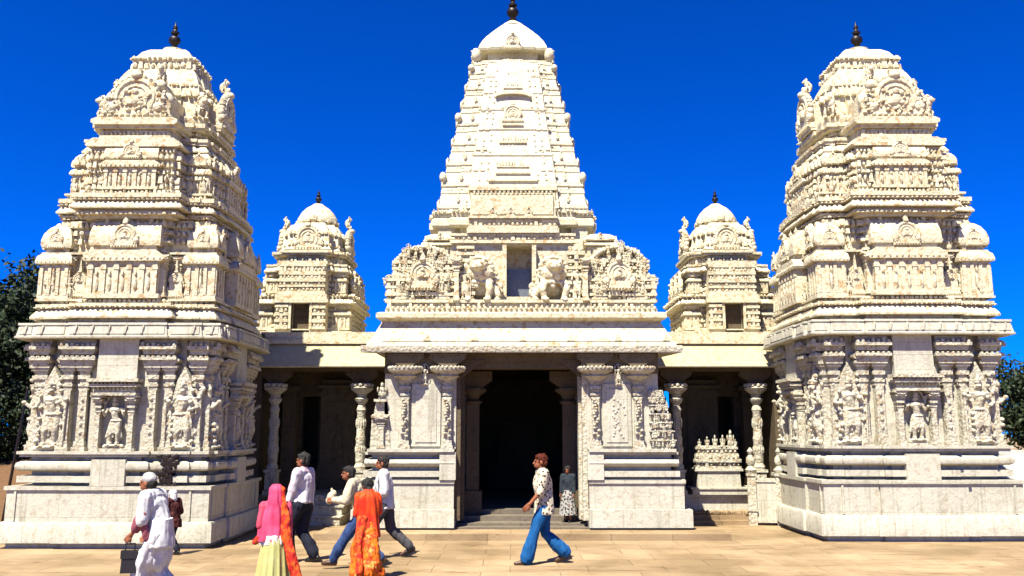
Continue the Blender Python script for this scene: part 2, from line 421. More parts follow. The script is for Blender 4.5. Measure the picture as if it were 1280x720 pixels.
def shala_mb(mb, w, h, d, seed=0):
    """oblong pavilion with a barrel roof"""
    r = random.Random(seed)
    mb.box(-w / 2, w / 2, -d, 0, 0, h * .05); mb.box(-w * .46, w * .46, -d * .9, 0, h * .05, h * .44)
    n = 6
    for k in range(n):
        x = w * (-.43 + .86 * k / (n - 1)); mb.box(x - w * .03, x + w * .03, -d, -d * .85, h * .05, h * .42); mb.box(x - w * .04, x + w * .04, -d * 1.04, -d * .85, h * .34, h * .38)
    for k in range(n - 1):
        x = w * (-.43 + .86 * (k + .5) / (n - 1))
        mb.stamp(BALL1, trans(x, -d * .92, h * .17) @ scl(w * .03, d * .14, h * .1)); mb.stamp(BALL1, trans(x, -d * .95, h * .29) @ scl(w * .02, d * .1, h * .04))
    mb.prism([(-w * .53, h * .44), (w * .53, h * .44), (w * .55, h * .47), (w * .5, h * .53), (w * .43, h * .57), (-w * .43, h * .57), (-w * .5, h * .53), (-w * .55, h * .47)], -d * 1.14, 0, .01)
    mb.box(-w * .42, w * .42, -d * .85, 0, h * .57, h * .63)
    A = [(-w * .46, 0), (w * .46, 0)]
    prof = [(1.0, .63), (1.04, .68), (.98, .78), (.74, .88), (.4, .94), (0, .96)]
    mb.loft([[(-w * (.40 + .08 * y), -d * y, h * z), (w * (.40 + .08 * y), -d * y, h * z), (w * (.40 + .08 * y), .02, h * z), (-w * (.40 + .08 * y), .02, h * z)] for y, z in prof])
    for x in (-.3, 0, .3): mb.push(trans(w * x, -d * .45, 0)); stupi(mb, h * .92, h * .06, 6); mb.pop()
    mb.push(trans(0, -d * .95, h * .60)); kudu_mb(mb, w * .36, h * .36, d * .3, seed, False); mb.pop()
    for k in range(13): mb.stamp(BALL1, trans(w * (k - 6) * .083, -d * 1.12, h * .475) @ scl(w * .022, d * .1, h * .022))

def figure_template(seed=0, staff=True, arms=4, seated=False):
    """crowned deity in relief, fused into one stone surface; 1 unit tall"""
    r = random.Random(seed); m = MB(); sw = r.choice((-1, 1))
    m.cap((-.16, 0, .02), (.16, 0, .02), .05, .05, 8); m.ball((0, 0, .04), (.2, .09, .03))
    hip = (.025 * sw, 0, .50); ch = (-.01 * sw, -.01, .66)
    if seated:
        hip = (0, 0, .30); ch = (0, -.01, .5)
        m.cap((-.05, 0, .27), (-.2, -.07, .2), .07, .05); m.cap((-.2, -.07, .2), (-.03, -.1, .12), .05, .035); m.cap((.05, 0, .27), (.2, -.07, .22), .07, .05); m.cap((.2, -.07, .22), (.15, -.08, .06), .05, .035)
        m.box(-.22, .22, -.06, .05, .02, .16)
    else:
        m.cap((-.055 + .02 * sw, 0, .48), (-.06, -.03, .27), .062, .046); m.cap((-.06, -.03, .27), (-.065, 0, .06), .045, .03)
        m.cap((.055 + .02 * sw, 0, .48), (.085, -.04, .28), .062, .046); m.cap((.085, -.04, .28), (.07, 0, .06), .045, .03)
        m.ball((-.07, -.05, .055), (.03, .06, .02)); m.ball((.08, -.05, .055), (.03, .06, .02))
        m.cap((0, -.02, .46), (.0, -.03, .2), .03, .02); m.cap((.09, 0, .46), (.14, 0, .2), .02, .03); m.cap((-.09, 0, .46), (-.14, 0, .2), .02, .03)
    hx, _, hz = hip; cx, cy, cz = ch
    m.ball(hip, (.105, .065, .06)); m.cap(hip, ch, .06, .07); m.ball((cx, cy, cz + .03), (.11, .065, .07)); m.ball((cx, cy, cz + .07), (.135, .05, .035))
    m.cap((cx, cy, cz + .08), (cx, cy - .01, cz + .15), .03, .028); hd = (cx + .008 * sw, cy - .015, cz + .175)
    m.ball(hd, (.047, .05, .058)); m.cap((hd[0], hd[1], hd[2] + .045), (hd[0], hd[1], hd[2] + .15), .048, .022)
    m.ball((hd[0], hd[1] - .05, hd[2] - .005), (.01, .012, .012))
    for s in (-1, 1):
        sh = (cx + s * .125, cy, cz + .07); el = (cx + s * .19, -.02, cz - .06); ha = (cx + s * r.uniform(.1, .22), -.09, cz + r.uniform(-.12, .06))
        m.cap(sh, el, .032, .026); m.cap(el, ha, .026, .02); m.ball(ha, .03)
        if arms == 4:
            el = (cx + s * .2, .01, cz + .07); ha = (cx + s * .24, .0, cz + .2); m.cap(sh, el, .028, .022); m.cap(el, ha, .022, .018); m.ball(ha, (.035, .02, .045))
    if staff: m.cap((.2 * sw, -.06, .05), (.21 * sw, -.06, cz + .02), .013, .018, 6); m.ball((.205 * sw, -.06, cz + .05), .035)
    k = [np.array((cx + .2 * math.cos(R(t)), .02, cz + .1 + .24 * math.sin(R(t)))) for t in range(0, 181, 20)]
    for p, q in zip(k, k[1:]): m.cap(p, q, .018, .018, 6)
    for p in k: m.ball(p * 1.0 + np.array((0, -.005, .012)), .024)
    if not seated:                                                   # belts, necklaces, bangles and cut drapery edges
        for q in range(9): t_ = R(200 + q * 17.5); m.ball((hx + .1 * math.cos(t_), .0 + .07 * math.sin(t_), hz + .0), .016)
        for q in range(7): t_ = R(210 + q * 20); m.ball((cx + .07 * math.cos(t_), cy - .03 + .03 * math.sin(t_), cz + .06 - .02 * abs(math.sin(t_))), .012)
        for q in range(8):
            m.cap((hx - .04 + .01 * q, -.06, hz - .04), (hx - .07 + .02 * q, -.07, hz - .26 + .02 * (q % 3)), .008, .006, 5)
        for s_ in (-1, 1): m.ball((s_ * .07, -.01, .09), (.05, .05, .015)); m.ball((s_ * .07, -.02, .28), (.055, .05, .014))
    m.ball((hd[0], hd[1], hd[2] + .05), (.056, .056, .014)); m.ball((hd[0], hd[1], hd[2] + .09), (.048, .048, .012)); m.ball((hd[0], hd[1] - .045, hd[2] + .085), (.02, .02, .03))
    for s_ in (-1, 1): m.ball((hd[0] + s_ * .052, hd[1], hd[2] - .03), (.014, .016, .03)); m.ball((hd[0] + s_ * .019, hd[1] - .045, hd[2] + .008), .008)
    return mesh_template(remesh(m, .0085, 0))

def decim(T, k):
    me = bpy.data.meshes.new('d'); me.from_pydata(T[0].tolist(), [], T[1].tolist() + T[2].tolist()); o = bpy.data.objects.new('d', me); COL.objects.link(o); md = o.modifiers.new('d', 'DECIMATE'); md.ratio = k
    dg = bpy.context.evaluated_depsgraph_get(); dg.update(); out = bpy.data.meshes.new_from_object(o.evaluated_get(dg)); bpy.data.objects.remove(o); r_ = mesh_template(out); return r_
FIG_S = None
def scale_t(T, s): return (T[0] * np.array(s), T[1], T[2], T[3])
FIG = [figure_template(1, True, 4), figure_template(5, False, 4), figure_template(9, True, 2)]
SEAT = figure_template(3, False, 4, True)
FIG_S = decim(FIG[1], .04)

def lion_template():
    """rearing guardian beast with mane, bulging chest and forepaws"""
    m = MB()
    m.ball((0, .05, .42), (.26, .2, .30)); m.ball((0, -.12, .60), (.24, .2, .22)); m.ball((0, -.25, .74), (.15, .16, .14)); m.ball((0, -.38, .70), (.09, .08, .07))
    for t in range(0, 360, 24): m.ball((.22 * math.cos(R(t)), -.16, .72 + .22 * math.sin(R(t))), (.055, .05, .055))
    for s in (-1, 1):
        m.cap((s * .14, -.12, .5), (s * .2, -.24, .25), .08, .06); m.cap((s * .2, -.24, .25), (s * .16, -.2, .04), .06, .05); m.ball((s * .16, -.26, .04), (.07, .1, .045))
        m.cap((s * .2, .02, .35), (s * .3, -.02, .15), .11, .07); m.ball((s * .3, -.08, .05), (.07, .12, .05)); m.ball((s * .11, -.26, .88), (.04, .03, .06)); m.ball((s * .065, -.37, .79), .03)
    rr = random.Random(4)
    for q in range(60):
        a_, e_ = rr.uniform(PI, 2 * PI), rr.uniform(-.6, 1.2); m.ball((.27 * math.cos(a_) * math.cos(e_), .0 + .24 * math.sin(a_) * math.cos(e_), .45 + .3 * math.sin(e_)), rr.uniform(.025, .05))
    for s in (-1, 1):
        for q in (-.04, 0, .04): m.cap((s * .16 + q, -.33, .05), (s * .16 + q, -.37, .02), .018, .012, 6)
    m.ball((0, -.44, .735), (.035, .03, .02)); m.ball((0, -.42, .67), (.06, .03, .012))
    return mesh_template(remesh(m, .017, 0))
LION = lion_template()

def carved_block(mb, x0, x1, z0, z1, y, d, seed, cell=.085, figs=True):
    """a stack of thin mouldings alternating with rows of carving, as on the parapets"""
    r = random.Random(seed); z = z0; k = 0
    while z < z1 - .02:
        h = min(r.uniform(.05, .085), z1 - z)
        if k % 2 == 0:
            mb.box(x0 - .01, x1 + .01, y - d * r.uniform(.75, 1.0), y + .05, z, z + h)
        else:
            mb.box(x0 + .02, x1 - .02, y - d * .45, y + .05, z - .01, z + h * 1.5)
            n = max(1, int((x1 - x0) / cell)); st = (x1 - x0) / n
            for i in range(n):
                xx = x0 + (i + .5) * st; hh = h * 1.4 * r.uniform(.7, 1.05); w = st * r.uniform(.28, .46); dd = d * r.uniform(.3, .55)
                if r.random() < .25: mb.box(xx - w, xx + w, y - d * .45 - dd, y, z, z + hh, tx=w * .2)
                elif r.random() < .35 and figs and cell > .06: mb.stamp(SEAT_LOW, trans(xx, y - d * .45, z) @ scl(hh * 1.1, hh * 1.3, hh * 1.15))
                else: mb.stamp(BALL1, trans(xx, y - d * .5, z + hh * .5) @ scl(w, dd, hh * .52))
            h *= 1.4
        z += h; k += 1

def low_fig():
    m = MB(); m.stamp(BALL1, trans(0, 0, .25) @ scl(.3, .2, .22)); m.stamp(BALL1, trans(0, -.03, .5) @ scl(.2, .17, .25)); m.stamp(BALL1, trans(0, -.05, .8) @ scl(.13, .13, .17))
    m.stamp(BALL1, trans(-.28, -.05, .5) @ scl(.08, .1, .2)); m.stamp(BALL1, trans(.28, -.05, .5) @ scl(.08, .1, .2)); return m.template()
SEAT_LOW = low_fig()

def T(fn, *a, **k):
    m = MB(); fn(m, *a, **k); return m.template()
def finial_mb(h, w):
    m = MB(); p = [(.5, 0), (.62, .05), (.7, .12), (.42, .17), (.5, .22), (.92, .3), (1.0, .38), (.86, .46), (.4, .50), (.36, .54), (.66, .58), (.7, .64), (.36, .70), (.28, .74), (.42, .78), (.4, .83), (.16, .88), (.12, .94), (.02, 1.0)]
    m.lathe([(r * w, z * h) for r, z in p], 18); return m

# ------------------------------------------------------------------ the corner shrine towers
def corner_tower(name, label, loc, sc, seed, flip):
    t = thing(name, label, 'tower', loc, 0, 'large corner shrine towers', sc)
    f = -1 if flip else 1
    STEPSW = [(.80, .07), (.36, .15)]
    def a_out(ax, ay=None, steps=STEPSW, front=None): return outline(ax, ay or ax, steps, front)
    # platform
    m = MB(); P = a_out(1.72, 1.72, [(.42, .05)])
    ploft(m, P, [(.02, 0), (.02, .09), (.16, .10), (.16, .40), (.13, .45), (.02, .455)])
    ploft(m, P, [(.06, .455), (.06, .99), (.10, .995), (.10, 1.06), (-.3, 1.062)])
    for k, x in enumerate((-1.62, -.72, -.63, -.54, .0, .40, .50, .62, 1.45)):   # raised panel ribs on the platform
        for ang in (0, PI / 2 * f):
            m.push(rotz(ang)); m.box(x * f - .018, x * f + .018, -1.72 - .085, -1.7, .47, .985); m.pop()
    for ang in (0, PI / 2, -PI / 2):
        m.push(rotz(ang)); m.box(-.42, .42, -1.72 - .105, -1.7, .47, .985); m.pop()
    obj('platform', m, MARBLE, t)
    m = MB()
    P = a_out(1.58)
    pr, z = bands(1.062, [('r', -.10, .06), ('s', .10, .11), ('r', -.08, .085), ('t', .14, .17), ('r', -.06, .075), ('s', .09, .05), ('s', .13, .05)])
    ploft(m, P, pr)
    # plain centre block that runs through the mouldings
    for ang in (0, PI / 2, -PI / 2): m.push(rotz(ang)); m.box(-.30, .30, -1.58 - .29, -1.4, 1.062, 1.52); m.pop()
    row(m, P, .0, 1.575, .05, .11, .07, seed, 'ball')
    obj('base_moulding', m, MARBLE, t)
    zw0, zw1 = 1.662, 3.66
    m = MB(); P = a_out(1.44)
    ploft(m, P, [(0, zw0), (0, zw1)])
    for ang in (0, PI / 2, -PI / 2): m.push(rotz(ang)); m.box(-.36, .36, -1.52 - .26, -1.4, 2.95, 3.30); m.box(-.36, .36, -1.52 - .245, -1.4, 3.305, 3.66); m.pop()
    w = obj('wall', m, MARBLE, t)
    # pilasters, statues, niche: sides front, right, left
    pm = MB(); pilaster_mb(pm, 1.64, .19, .12, seed); pm = pm.mesh('pilaster'); pm.materials.append(CARVED)
    proto = None; sproto = [None] * 3
    hs = 1.26
    for si, ang in enumerate((0, PI / 2, -PI / 2)):
        for x, dd in ((-1.42, 0), (1.42, 0), (-.92, .07), (.92, .07), (-.62, .07), (.62, .07)):
            o = obj('pilaster', pm, None, t) if proto is None else inst(proto, t)
            proto = proto or o
            o.matrix_local = Matrix((rotz(ang) @ trans(x, -1.52 - dd, zw0)).tolist())
        for k, x in enumerate((-1.18, 1.18)):
            j = (si + k + seed) % 3 if si == 0 else 1
            if sproto[j] is None:
                s = MB(); s.stamp(FIG[j], scl(1.08, 1.35, 1.0) @ scl(hs)); s.prism([(-.17, -.02), (.17, -.02), (.2, .9), (.12, 1.25), (0, 1.5), (-.12, 1.25), (-.2, .9)], -.05, .12, .02)
                for q in range(12):
                    s.stamp(BALL1, trans(random.Random(q + j).choice((-1, 1)) * random.Random(q * 7 + j).uniform(.14, .22), -.07, .15 + q * .1) @ scl(.04, .06, .045))
                o = obj('statue', s, CARVED, t, 50); sproto[j] = o
            else: o = inst(sproto[j], t)
            o.matrix_local = Matrix((rotz(ang) @ trans(x, -1.52 - .10, zw0 + .02)).tolist())
        # aedicule with its own figure in the centre of the face
        nm = MB(); nm.push(rotz(ang) @ trans(-.0, -1.67, zw0))
        for s in (-1, 1):
            nm.push(trans(s * .30, 0, 0)); pilaster_mb(nm, .98, .12, .13, seed + 3, False); nm.pop()
        nm.box(-.40, .40, -.22, 0, .98, 1.03); nm.box(-.37, .37, -.16, 0, 1.03, 1.08); nm.box(-.42, .42, -.25, 0, 1.13, 1.18); nm.box(-.36, .36, -.15, 0, 1.08, 1.13)
        nm.box(-.46, .46, -.30, 0, 1.22, 1.28); nm.box(-.34, .34, -.17, 0, 1.18, 1.22); nm.box(-.40, .40, -.12, 0, 0, .05)
        for q in range(11): nm.stamp(BALL1, trans(-.35 + q * .07, -.17, 1.105) @ scl(.03, .07, .028)); nm.stamp(BALL1, trans(-.35 + q * .07, -.2, 1.2) @ scl(.03, .08, .022))
        nm.pop(); nn = obj('niche', nm, CARVED, t)
        sm = MB(); sm.push(rotz(ang) @ trans(0, -1.70, zw0 + .06)); sm.stamp(FIG[(si + 1) % 3], scl(.92, 1.2, .95)); sm.pop(); obj('statue', sm, CARVED, nn, 50)
    # capital band: two slabs carved with scrolls, broken by the plain centre block
    for ang in (0, PI / 2, -PI / 2):
        for s in (-1, 1):
            for x0, x1, dd in ((.40, 1.06, .07), (1.24, 1.62, 0.0)):
                m = MB(); m.push(rotz(ang))
                xa, xb = sorted((s * x0, s * x1))
                for zz, ov, hh in ((3.28, .235, .05), (3.47, .27, .06)):
                    m.box(xa, xb, -1.52 - dd - ov, -1.4, zz, zz + hh)
                    m.prism([(xa + .05, zz - .09), (xb - .05, zz - .09), (xb - .01, zz), (xa + .01, zz)], -1.52 - dd - ov * .7, -1.45, .04)
                    n = int((xb - xa) / .085)
                    for q in range(n):
                        rr = random.Random(q * 13 + seed + int(zz * 100)); xx = xa + (q + .5) * (xb - xa) / n; hh2 = (rr.uniform(.03, .07) if zz > 3.4 else .022)
                        m.stamp(BALL1, trans(xx, -1.52 - dd - ov + .045, zz + hh + hh2 * .5) @ scl(.042, .05, hh2))
                m.box(xa + .04, xb - .04, -1.52 - dd - .12, -1.4, 3.53, 3.655)
                m.pop(); obj('bracket', m, CARVED, t)
    # main cornice
    m = MB(); P = a_out(1.62, 1.62, [(.80, .05), (.42, .09)])
    ploft(m, P, [(0, 3.66), (.20, 3.655), (.245, 3.67), (.25, 3.70), (.23, 3.71), (.19, 3.90), (.215, 3.905), (.21, 3.945), (.0, 3.96)])
    r_ = random.Random(seed)
    for a, b, e, n, Ln in seg_pos(offset(P, .225)):                 # raised panels and carved letters-like scrolls on the fascia
        if Ln < .3: continue
        ang = math.atan2(e[1], e[0]); c = (a + b) / 2; m.push(trans(c[0], c[1], 3.71) @ rotz(ang))
        m.box(-Ln / 2 + .05, Ln / 2 - .05, -.012, .05, .03, .165, ty=.018, tx=.004)
        for q in range(int(Ln / .3)):
            x = -Ln / 2 + .15 + q * .3
            if r_.random() < .6: m.prism([(x - .02, .03), (x + .02, .03), (x + .05, .17), (x + .02, .18), (x, .1)], -.03, .03, .1)
        m.pop()
    obj('cornice', m, MARBLE, t)

    def pavilions(parent, z, a, h, wk, ws, sd, front):
        """corner kutas and centre shalas on the three visible sides"""
        K = obj('corner_pavilion', MB_from(kuta_mb, wk, h, sd), CREAM, parent)
        for k, (sx, sy) in enumerate(((-1, -1), (1, -1), (1, 1), (-1, 1))):
            o = K if k == 0 else inst(K, parent)
            o.matrix_local = Matrix((trans(sx * (a - wk * .42), sy * (a - wk * .42), z)).tolist())
        S = obj('barrel_pavilion', MB_from(shala_mb, ws, h * 1.0, .24, sd + 1), CREAM, parent)
        for k, ang in enumerate((PI / 2, -PI / 2)):
            o = S if k == 0 else inst(S, parent)
            o.matrix_local = Matrix((rotz(ang) @ trans(0, -a + .10, z)).tolist())
        S2 = obj('barrel_pavilion', MB_from(shala_mb, ws * 1.05, h, .3, sd + 2), CREAM, parent); S2.matrix_local = Matrix(trans(0, -front + .02, z).tolist())
        for s in (-1, 1):
            x = s * (ws * .55 + (a - wk * .9)) / 2
            m = MB(); m.push(trans(x, -a + .10, z)); kudu_mb(m, (a - wk - ws * .5) * .9, h * .55, .14, sd, True, False)
            m.pop(); obj('gable', m, CREAM, parent)

    # storey one
    fr = lambda a: (.72, 1.86 - a) if a < 1.8 else None
    def storey(zs, a, cmds, wall_h, seed2, rows, fp=True):
        m = MB(); P = a_out(a, a, [(.80, .05), (.40, .09)], (.78, max(.12, 1.74 - a)) if fp else None)
        pr, z = bands(zs, cmds); ploft(m, P, pr)
        for off, zz, h, st, d, kd in rows: row(m, P, off, zz, h, st, d, seed2 + int(zz * 50), kd)
        o = obj('storey', m, CREAM, t); return o, z
    s1, z = storey(3.96, 1.50, [('r', .02, .07), ('k', .20, .20), ('s', .14, .08), ('r', -.02, .09), ('w', -.10, .90), ('r', -.1, .62)], .9, seed,
                   [(.02, 4.33, .06, .09, .05, 'mix'), (.14, 4.235, .035, .09, .05, 'ball'), (-.08, 5.2, .07, .08, .06, 'mix'), (-.08, 5.28, .05, .1, .04, 'box'), (-.10, 4.42, .04, .07, .03, 'box'), (-.08, 5.45, .12, .11, .07, 'mix'), (-.08, 5.62, .10, .10, .07, 'mix'), (-.08, 5.76, .12, .12, .08, 'petal')])
    pavilions(s1, 4.40, 1.62, 1.55, .62, 1.3, seed, 1.60)
    m = MB(); P = a_out(1.5, 1.5, [(.80, .05)], (.78, .24))
    for a, b, e, n, Ln in seg_pos(P):                                # small pilasters and figures on storey one
        k = int(Ln / .2)
        for i in range(k):
            c = a + e * (i + .5) * Ln / max(k, 1); M = trans(c[0], c[1], 4.44) @ rotz(math.atan2(e[1], e[0])) @ trans(0, .10, 0)
            if i % 2: m.stamp(SEAT_T, M @ scl(.4, .5, .6))
            else: m.push(M); pilaster_mb(m, .78, .13, .09, i, False); m.pop()
    obj('relief_band', m, CREAM, s1)
    rr = random.Random(seed + 77)
    for z0, a_, n_, hh, y_ in ((4.40, 1.60, 9, .34, 1.66), (5.28, 1.60, 12, .26, 1.62), (6.46, 1.34, 10, .34, 1.40), (7.30, 1.16, 9, .26, 1.20), (6.02, 1.40, 12, .18, 1.44)):
        m = MB(); m.box(-y_, y_, -y_, y_, z0 - .03, z0 + .008)
        for ang in (0, PI / 2, -PI / 2):
            for q in range(n_):
                if rr.random() < .25: continue
                x = -a_ + 2 * a_ * (q + .5) / n_ + rr.uniform(-.04, .04); h_ = hh * rr.uniform(.7, 1.15)
                M = rotz(ang) @ trans(x, -y_ + .04, z0)
                if rr.random() < .55: m.stamp(SEAT_LOW, M @ rotz(rr.uniform(-.4, .4)) @ scl(h_ * .55, h_ * .5, h_))
                else: m.stamp(FIG_S, M @ scl(h_ * .9, h_ * 1.2, h_ * 1.1))
        obj('ledge_figures', m, CREAM, t)
    # storey two
    s2, z2 = storey(5.90, 1.24, [('r', .06, .06), ('s', .16, .05), ('r', .08, .05), ('k', .25, .16), ('s', .19, .05), ('s', .23, .08), ('r', .06, .07), ('w', .02, .84)], .7, seed + 5,
                    [(.15, 5.95, .04, .09, .05, 'mix'), (.2, 6.215, .04, .09, .05, 'ball'), (.07, 6.36, .07, .08, .07, 'mix'), (.03, 6.46, .1, .09, .06, 'mix'), (.03, 6.56, .16, .10, .07, 'mix'), (.03, 6.74, .07, .08, .08, 'mix'), (.03, 6.86, .12, .09, .08, 'mix'), (.03, 7.02, .14, .1, .1, 'petal'), (.03, 7.14, .08, .07, .05, 'ball')])
    pavilions(s2, 6.44, 1.30, .96, .50, 1.0, seed + 9, 1.60)
    s3, z3 = storey(7.22, 1.0, [('r', .0, .10), ('k', .22, .16), ('s', .17, .06), ('s', .20, .06), ('r', -.06, .10), ('r', -.10, .12), ('s', .06, .05), ('s', .10, .08)], .3, seed + 8,
                    [(-.08, 7.62, .10, .09, .07, 'mix'), (-.08, 7.74, .08, .07, .05, 'mix'), (.0, 7.23, .08, .08, .06, 'mix')], False)
    # dome on the square plan with gables on its faces
    m = MB(); P = a_out(.86, .86, [(.6, .05)])
    ploft(m, P, [(.14, 7.95), (.18, 8.02), (.18, 8.10), (.06, 8.16), (.02, 8.3), (.02, 8.62), (-.03, 8.86)])
    ploft(m, outline(.82, .82, [(.6, .03)]), [(0, 8.80), (.0, 8.90), (-.10, 9.12), (-.16, 9.22)])
    ploft(m, outline(.62, .62), [(.02, 9.16), (.05, 9.22), (.0, 9.26), (-.03, 9.42), (-.0, 9.45), (-.0, 9.50), (-.07, 9.56), (-.14, 9.68), (-.26, 9.78), (-.38, 9.80)])
    row(m, outline(.62, .62), -.01, 9.26, .14, .12, .06, seed + 8, 'mix'); row(m, outline(.62, .62), .0, 9.46, .07, .1, .05, seed + 9, 'mix')
    row(m, P, .03, 8.16, .08, .09, .05, seed, 'mix'); row(m, P, .02, 8.56, .12, .12, .07, seed + 1, 'petal'); row(m, P, -.03, 8.80, .07, .08, .05, seed + 2, 'mix')
    m.lathe([(.36, 9.66), (.40, 9.72), (.34, 9.8), (.22, 9.86), (.22, 9.9)], 20)
    dm = obj('dome', m, CREAM, t)
    # forward projecting gable mass
    m = MB(); m.box(-.80, .80, -1.72, -.9, 7.20, 7.27); m.prism([(-.86, 7.27), (.86, 7.27), (.90, 7.30), (.86, 7.38), (.76, 7.44), (-.76, 7.44), (-.86, 7.38), (-.90, 7.30)], -1.86, -.9, .01)
    m.box(-.70, .70, -1.68, -.9, 7.44, 7.64); carved_block(m, -.66, .66, 7.45, 7.63, -1.68, .10, seed + 2, .08, False)
    m.box(-.76, .76, -1.80, -.9, 7.64, 7.70); m.prism([(-.76, 7.70), (.76, 7.70), (.82, 7.74), (.82, 7.80), (.72, 7.84), (-.72, 7.84), (-.82, 7.80), (-.82, 7.74)], -1.88, -.9, .01)
    m.box(-.60, .60, -1.66, -.6, 7.84, 8.35); m.prism([(.52 * math.cos(R(a)), 8.30 + .42 * math.sin(R(a))) for a in range(0, 181, 12)], -1.64, -.6, .02)
    m.push(trans(-f * .03, -1.70, 7.84)); kudu_mb(m, 1.06, .92, .20, seed, True, True); m.pop()
    for sg in (-1, 1):
        m.push(trans(sg * .52, -1.7, 7.84)); kudu_mb(m, .30, .54, .16, seed + 2, True, False); m.pop()
        m.ball((sg * .50, -1.66, 8.22), (.16, .14, .18)); m.ball((sg * .36, -1.62, 8.55), (.12, .12, .12))
    for k in range(40):
        rr = random.Random(k + seed); m.stamp(BALL1, trans(rr.uniform(-.6, .6), -1.83, 7.88 + rr.uniform(0, .5)) @ rotz(rr.random()) @ scl(rr.uniform(.02, .06), .05, rr.uniform(.02, .05)))
    m.stamp(LION, trans(f * .30, -1.40, 8.60) @ scl(.32, .4, .46)); m.ball((f * .3, -1.2, 8.55), (.14, .4, .14))
    obj('front_gable', m, CREAM, t)
    for ang in (PI / 2, -PI / 2):
        m = MB(); m.push(rotz(ang)); m.box(-.45, .45, -1.22, -.8, 8.0, 8.12); m.box(-.34, .34, -1.12, -.75, 8.12, 8.6)
        m.push(trans(0, -1.12, 8.05)); kudu_mb(m, .92, 1.0, .2, seed + 4); m.pop()
        m.stamp(LION, trans(0, -1.08, 8.93) @ scl(.28, .3, .34)); m.pop(); obj('side_gable', m, CREAM, t)
    for sx, sy in ((-1, -1), (1, -1), (1, 1), (-1, 1)):
        m = MB(); m.stamp(LION, trans(sx * .93, sy * .93, 8.08) @ rotz(math.atan2(sx, -sy)) @ scl(.45, .5, .5)); obj('corner_beast', m, CREAM, t)
    if not flip:
        m = MB(); rr = random.Random(3)                              # dark block with scattered lumps on the tower base
        m.box(.94, 1.10, -1.79, -1.6, .98, 1.55)
        for q in range(46): m.stamp(BALL1, trans(rr.gauss(1.02, .07), -1.78, 1.56 - abs(rr.gauss(0, .26))) @ scl(rr.uniform(.03, .07), .035, rr.uniform(.03, .08)))
        for q in range(10): m.stamp(BALL1, trans(rr.uniform(.86, 1.20), -1.78, rr.uniform(1.44, 1.58)) @ scl(.06, .035, .05))
        obj('dark_patch', m, BRONZE, t)
    fo = obj('finial', finial_mb(.66, .125), BRONZE, t); fo.location = (0, 0, 9.88)
    return t

def MB_from(fn, *a, **k):
    m = MB(); fn(m, *a, **k); return m
SEAT_T = None
def _lowres(T):
    return T
SEAT_T = SEAT_LOW
corner_tower('corner_shrine_tower', 'tall carved shrine tower at the left corner, with dark trees beside it', (-7.10, 17.08, 0), (1.0, .85, 1.0), 11, False)
corner_tower('corner_shrine_tower', 'tall carved shrine tower on the right, with a low white wall beside it', (7.70, 18.13, 0), (1.05, .88, 1.05), 23, True)

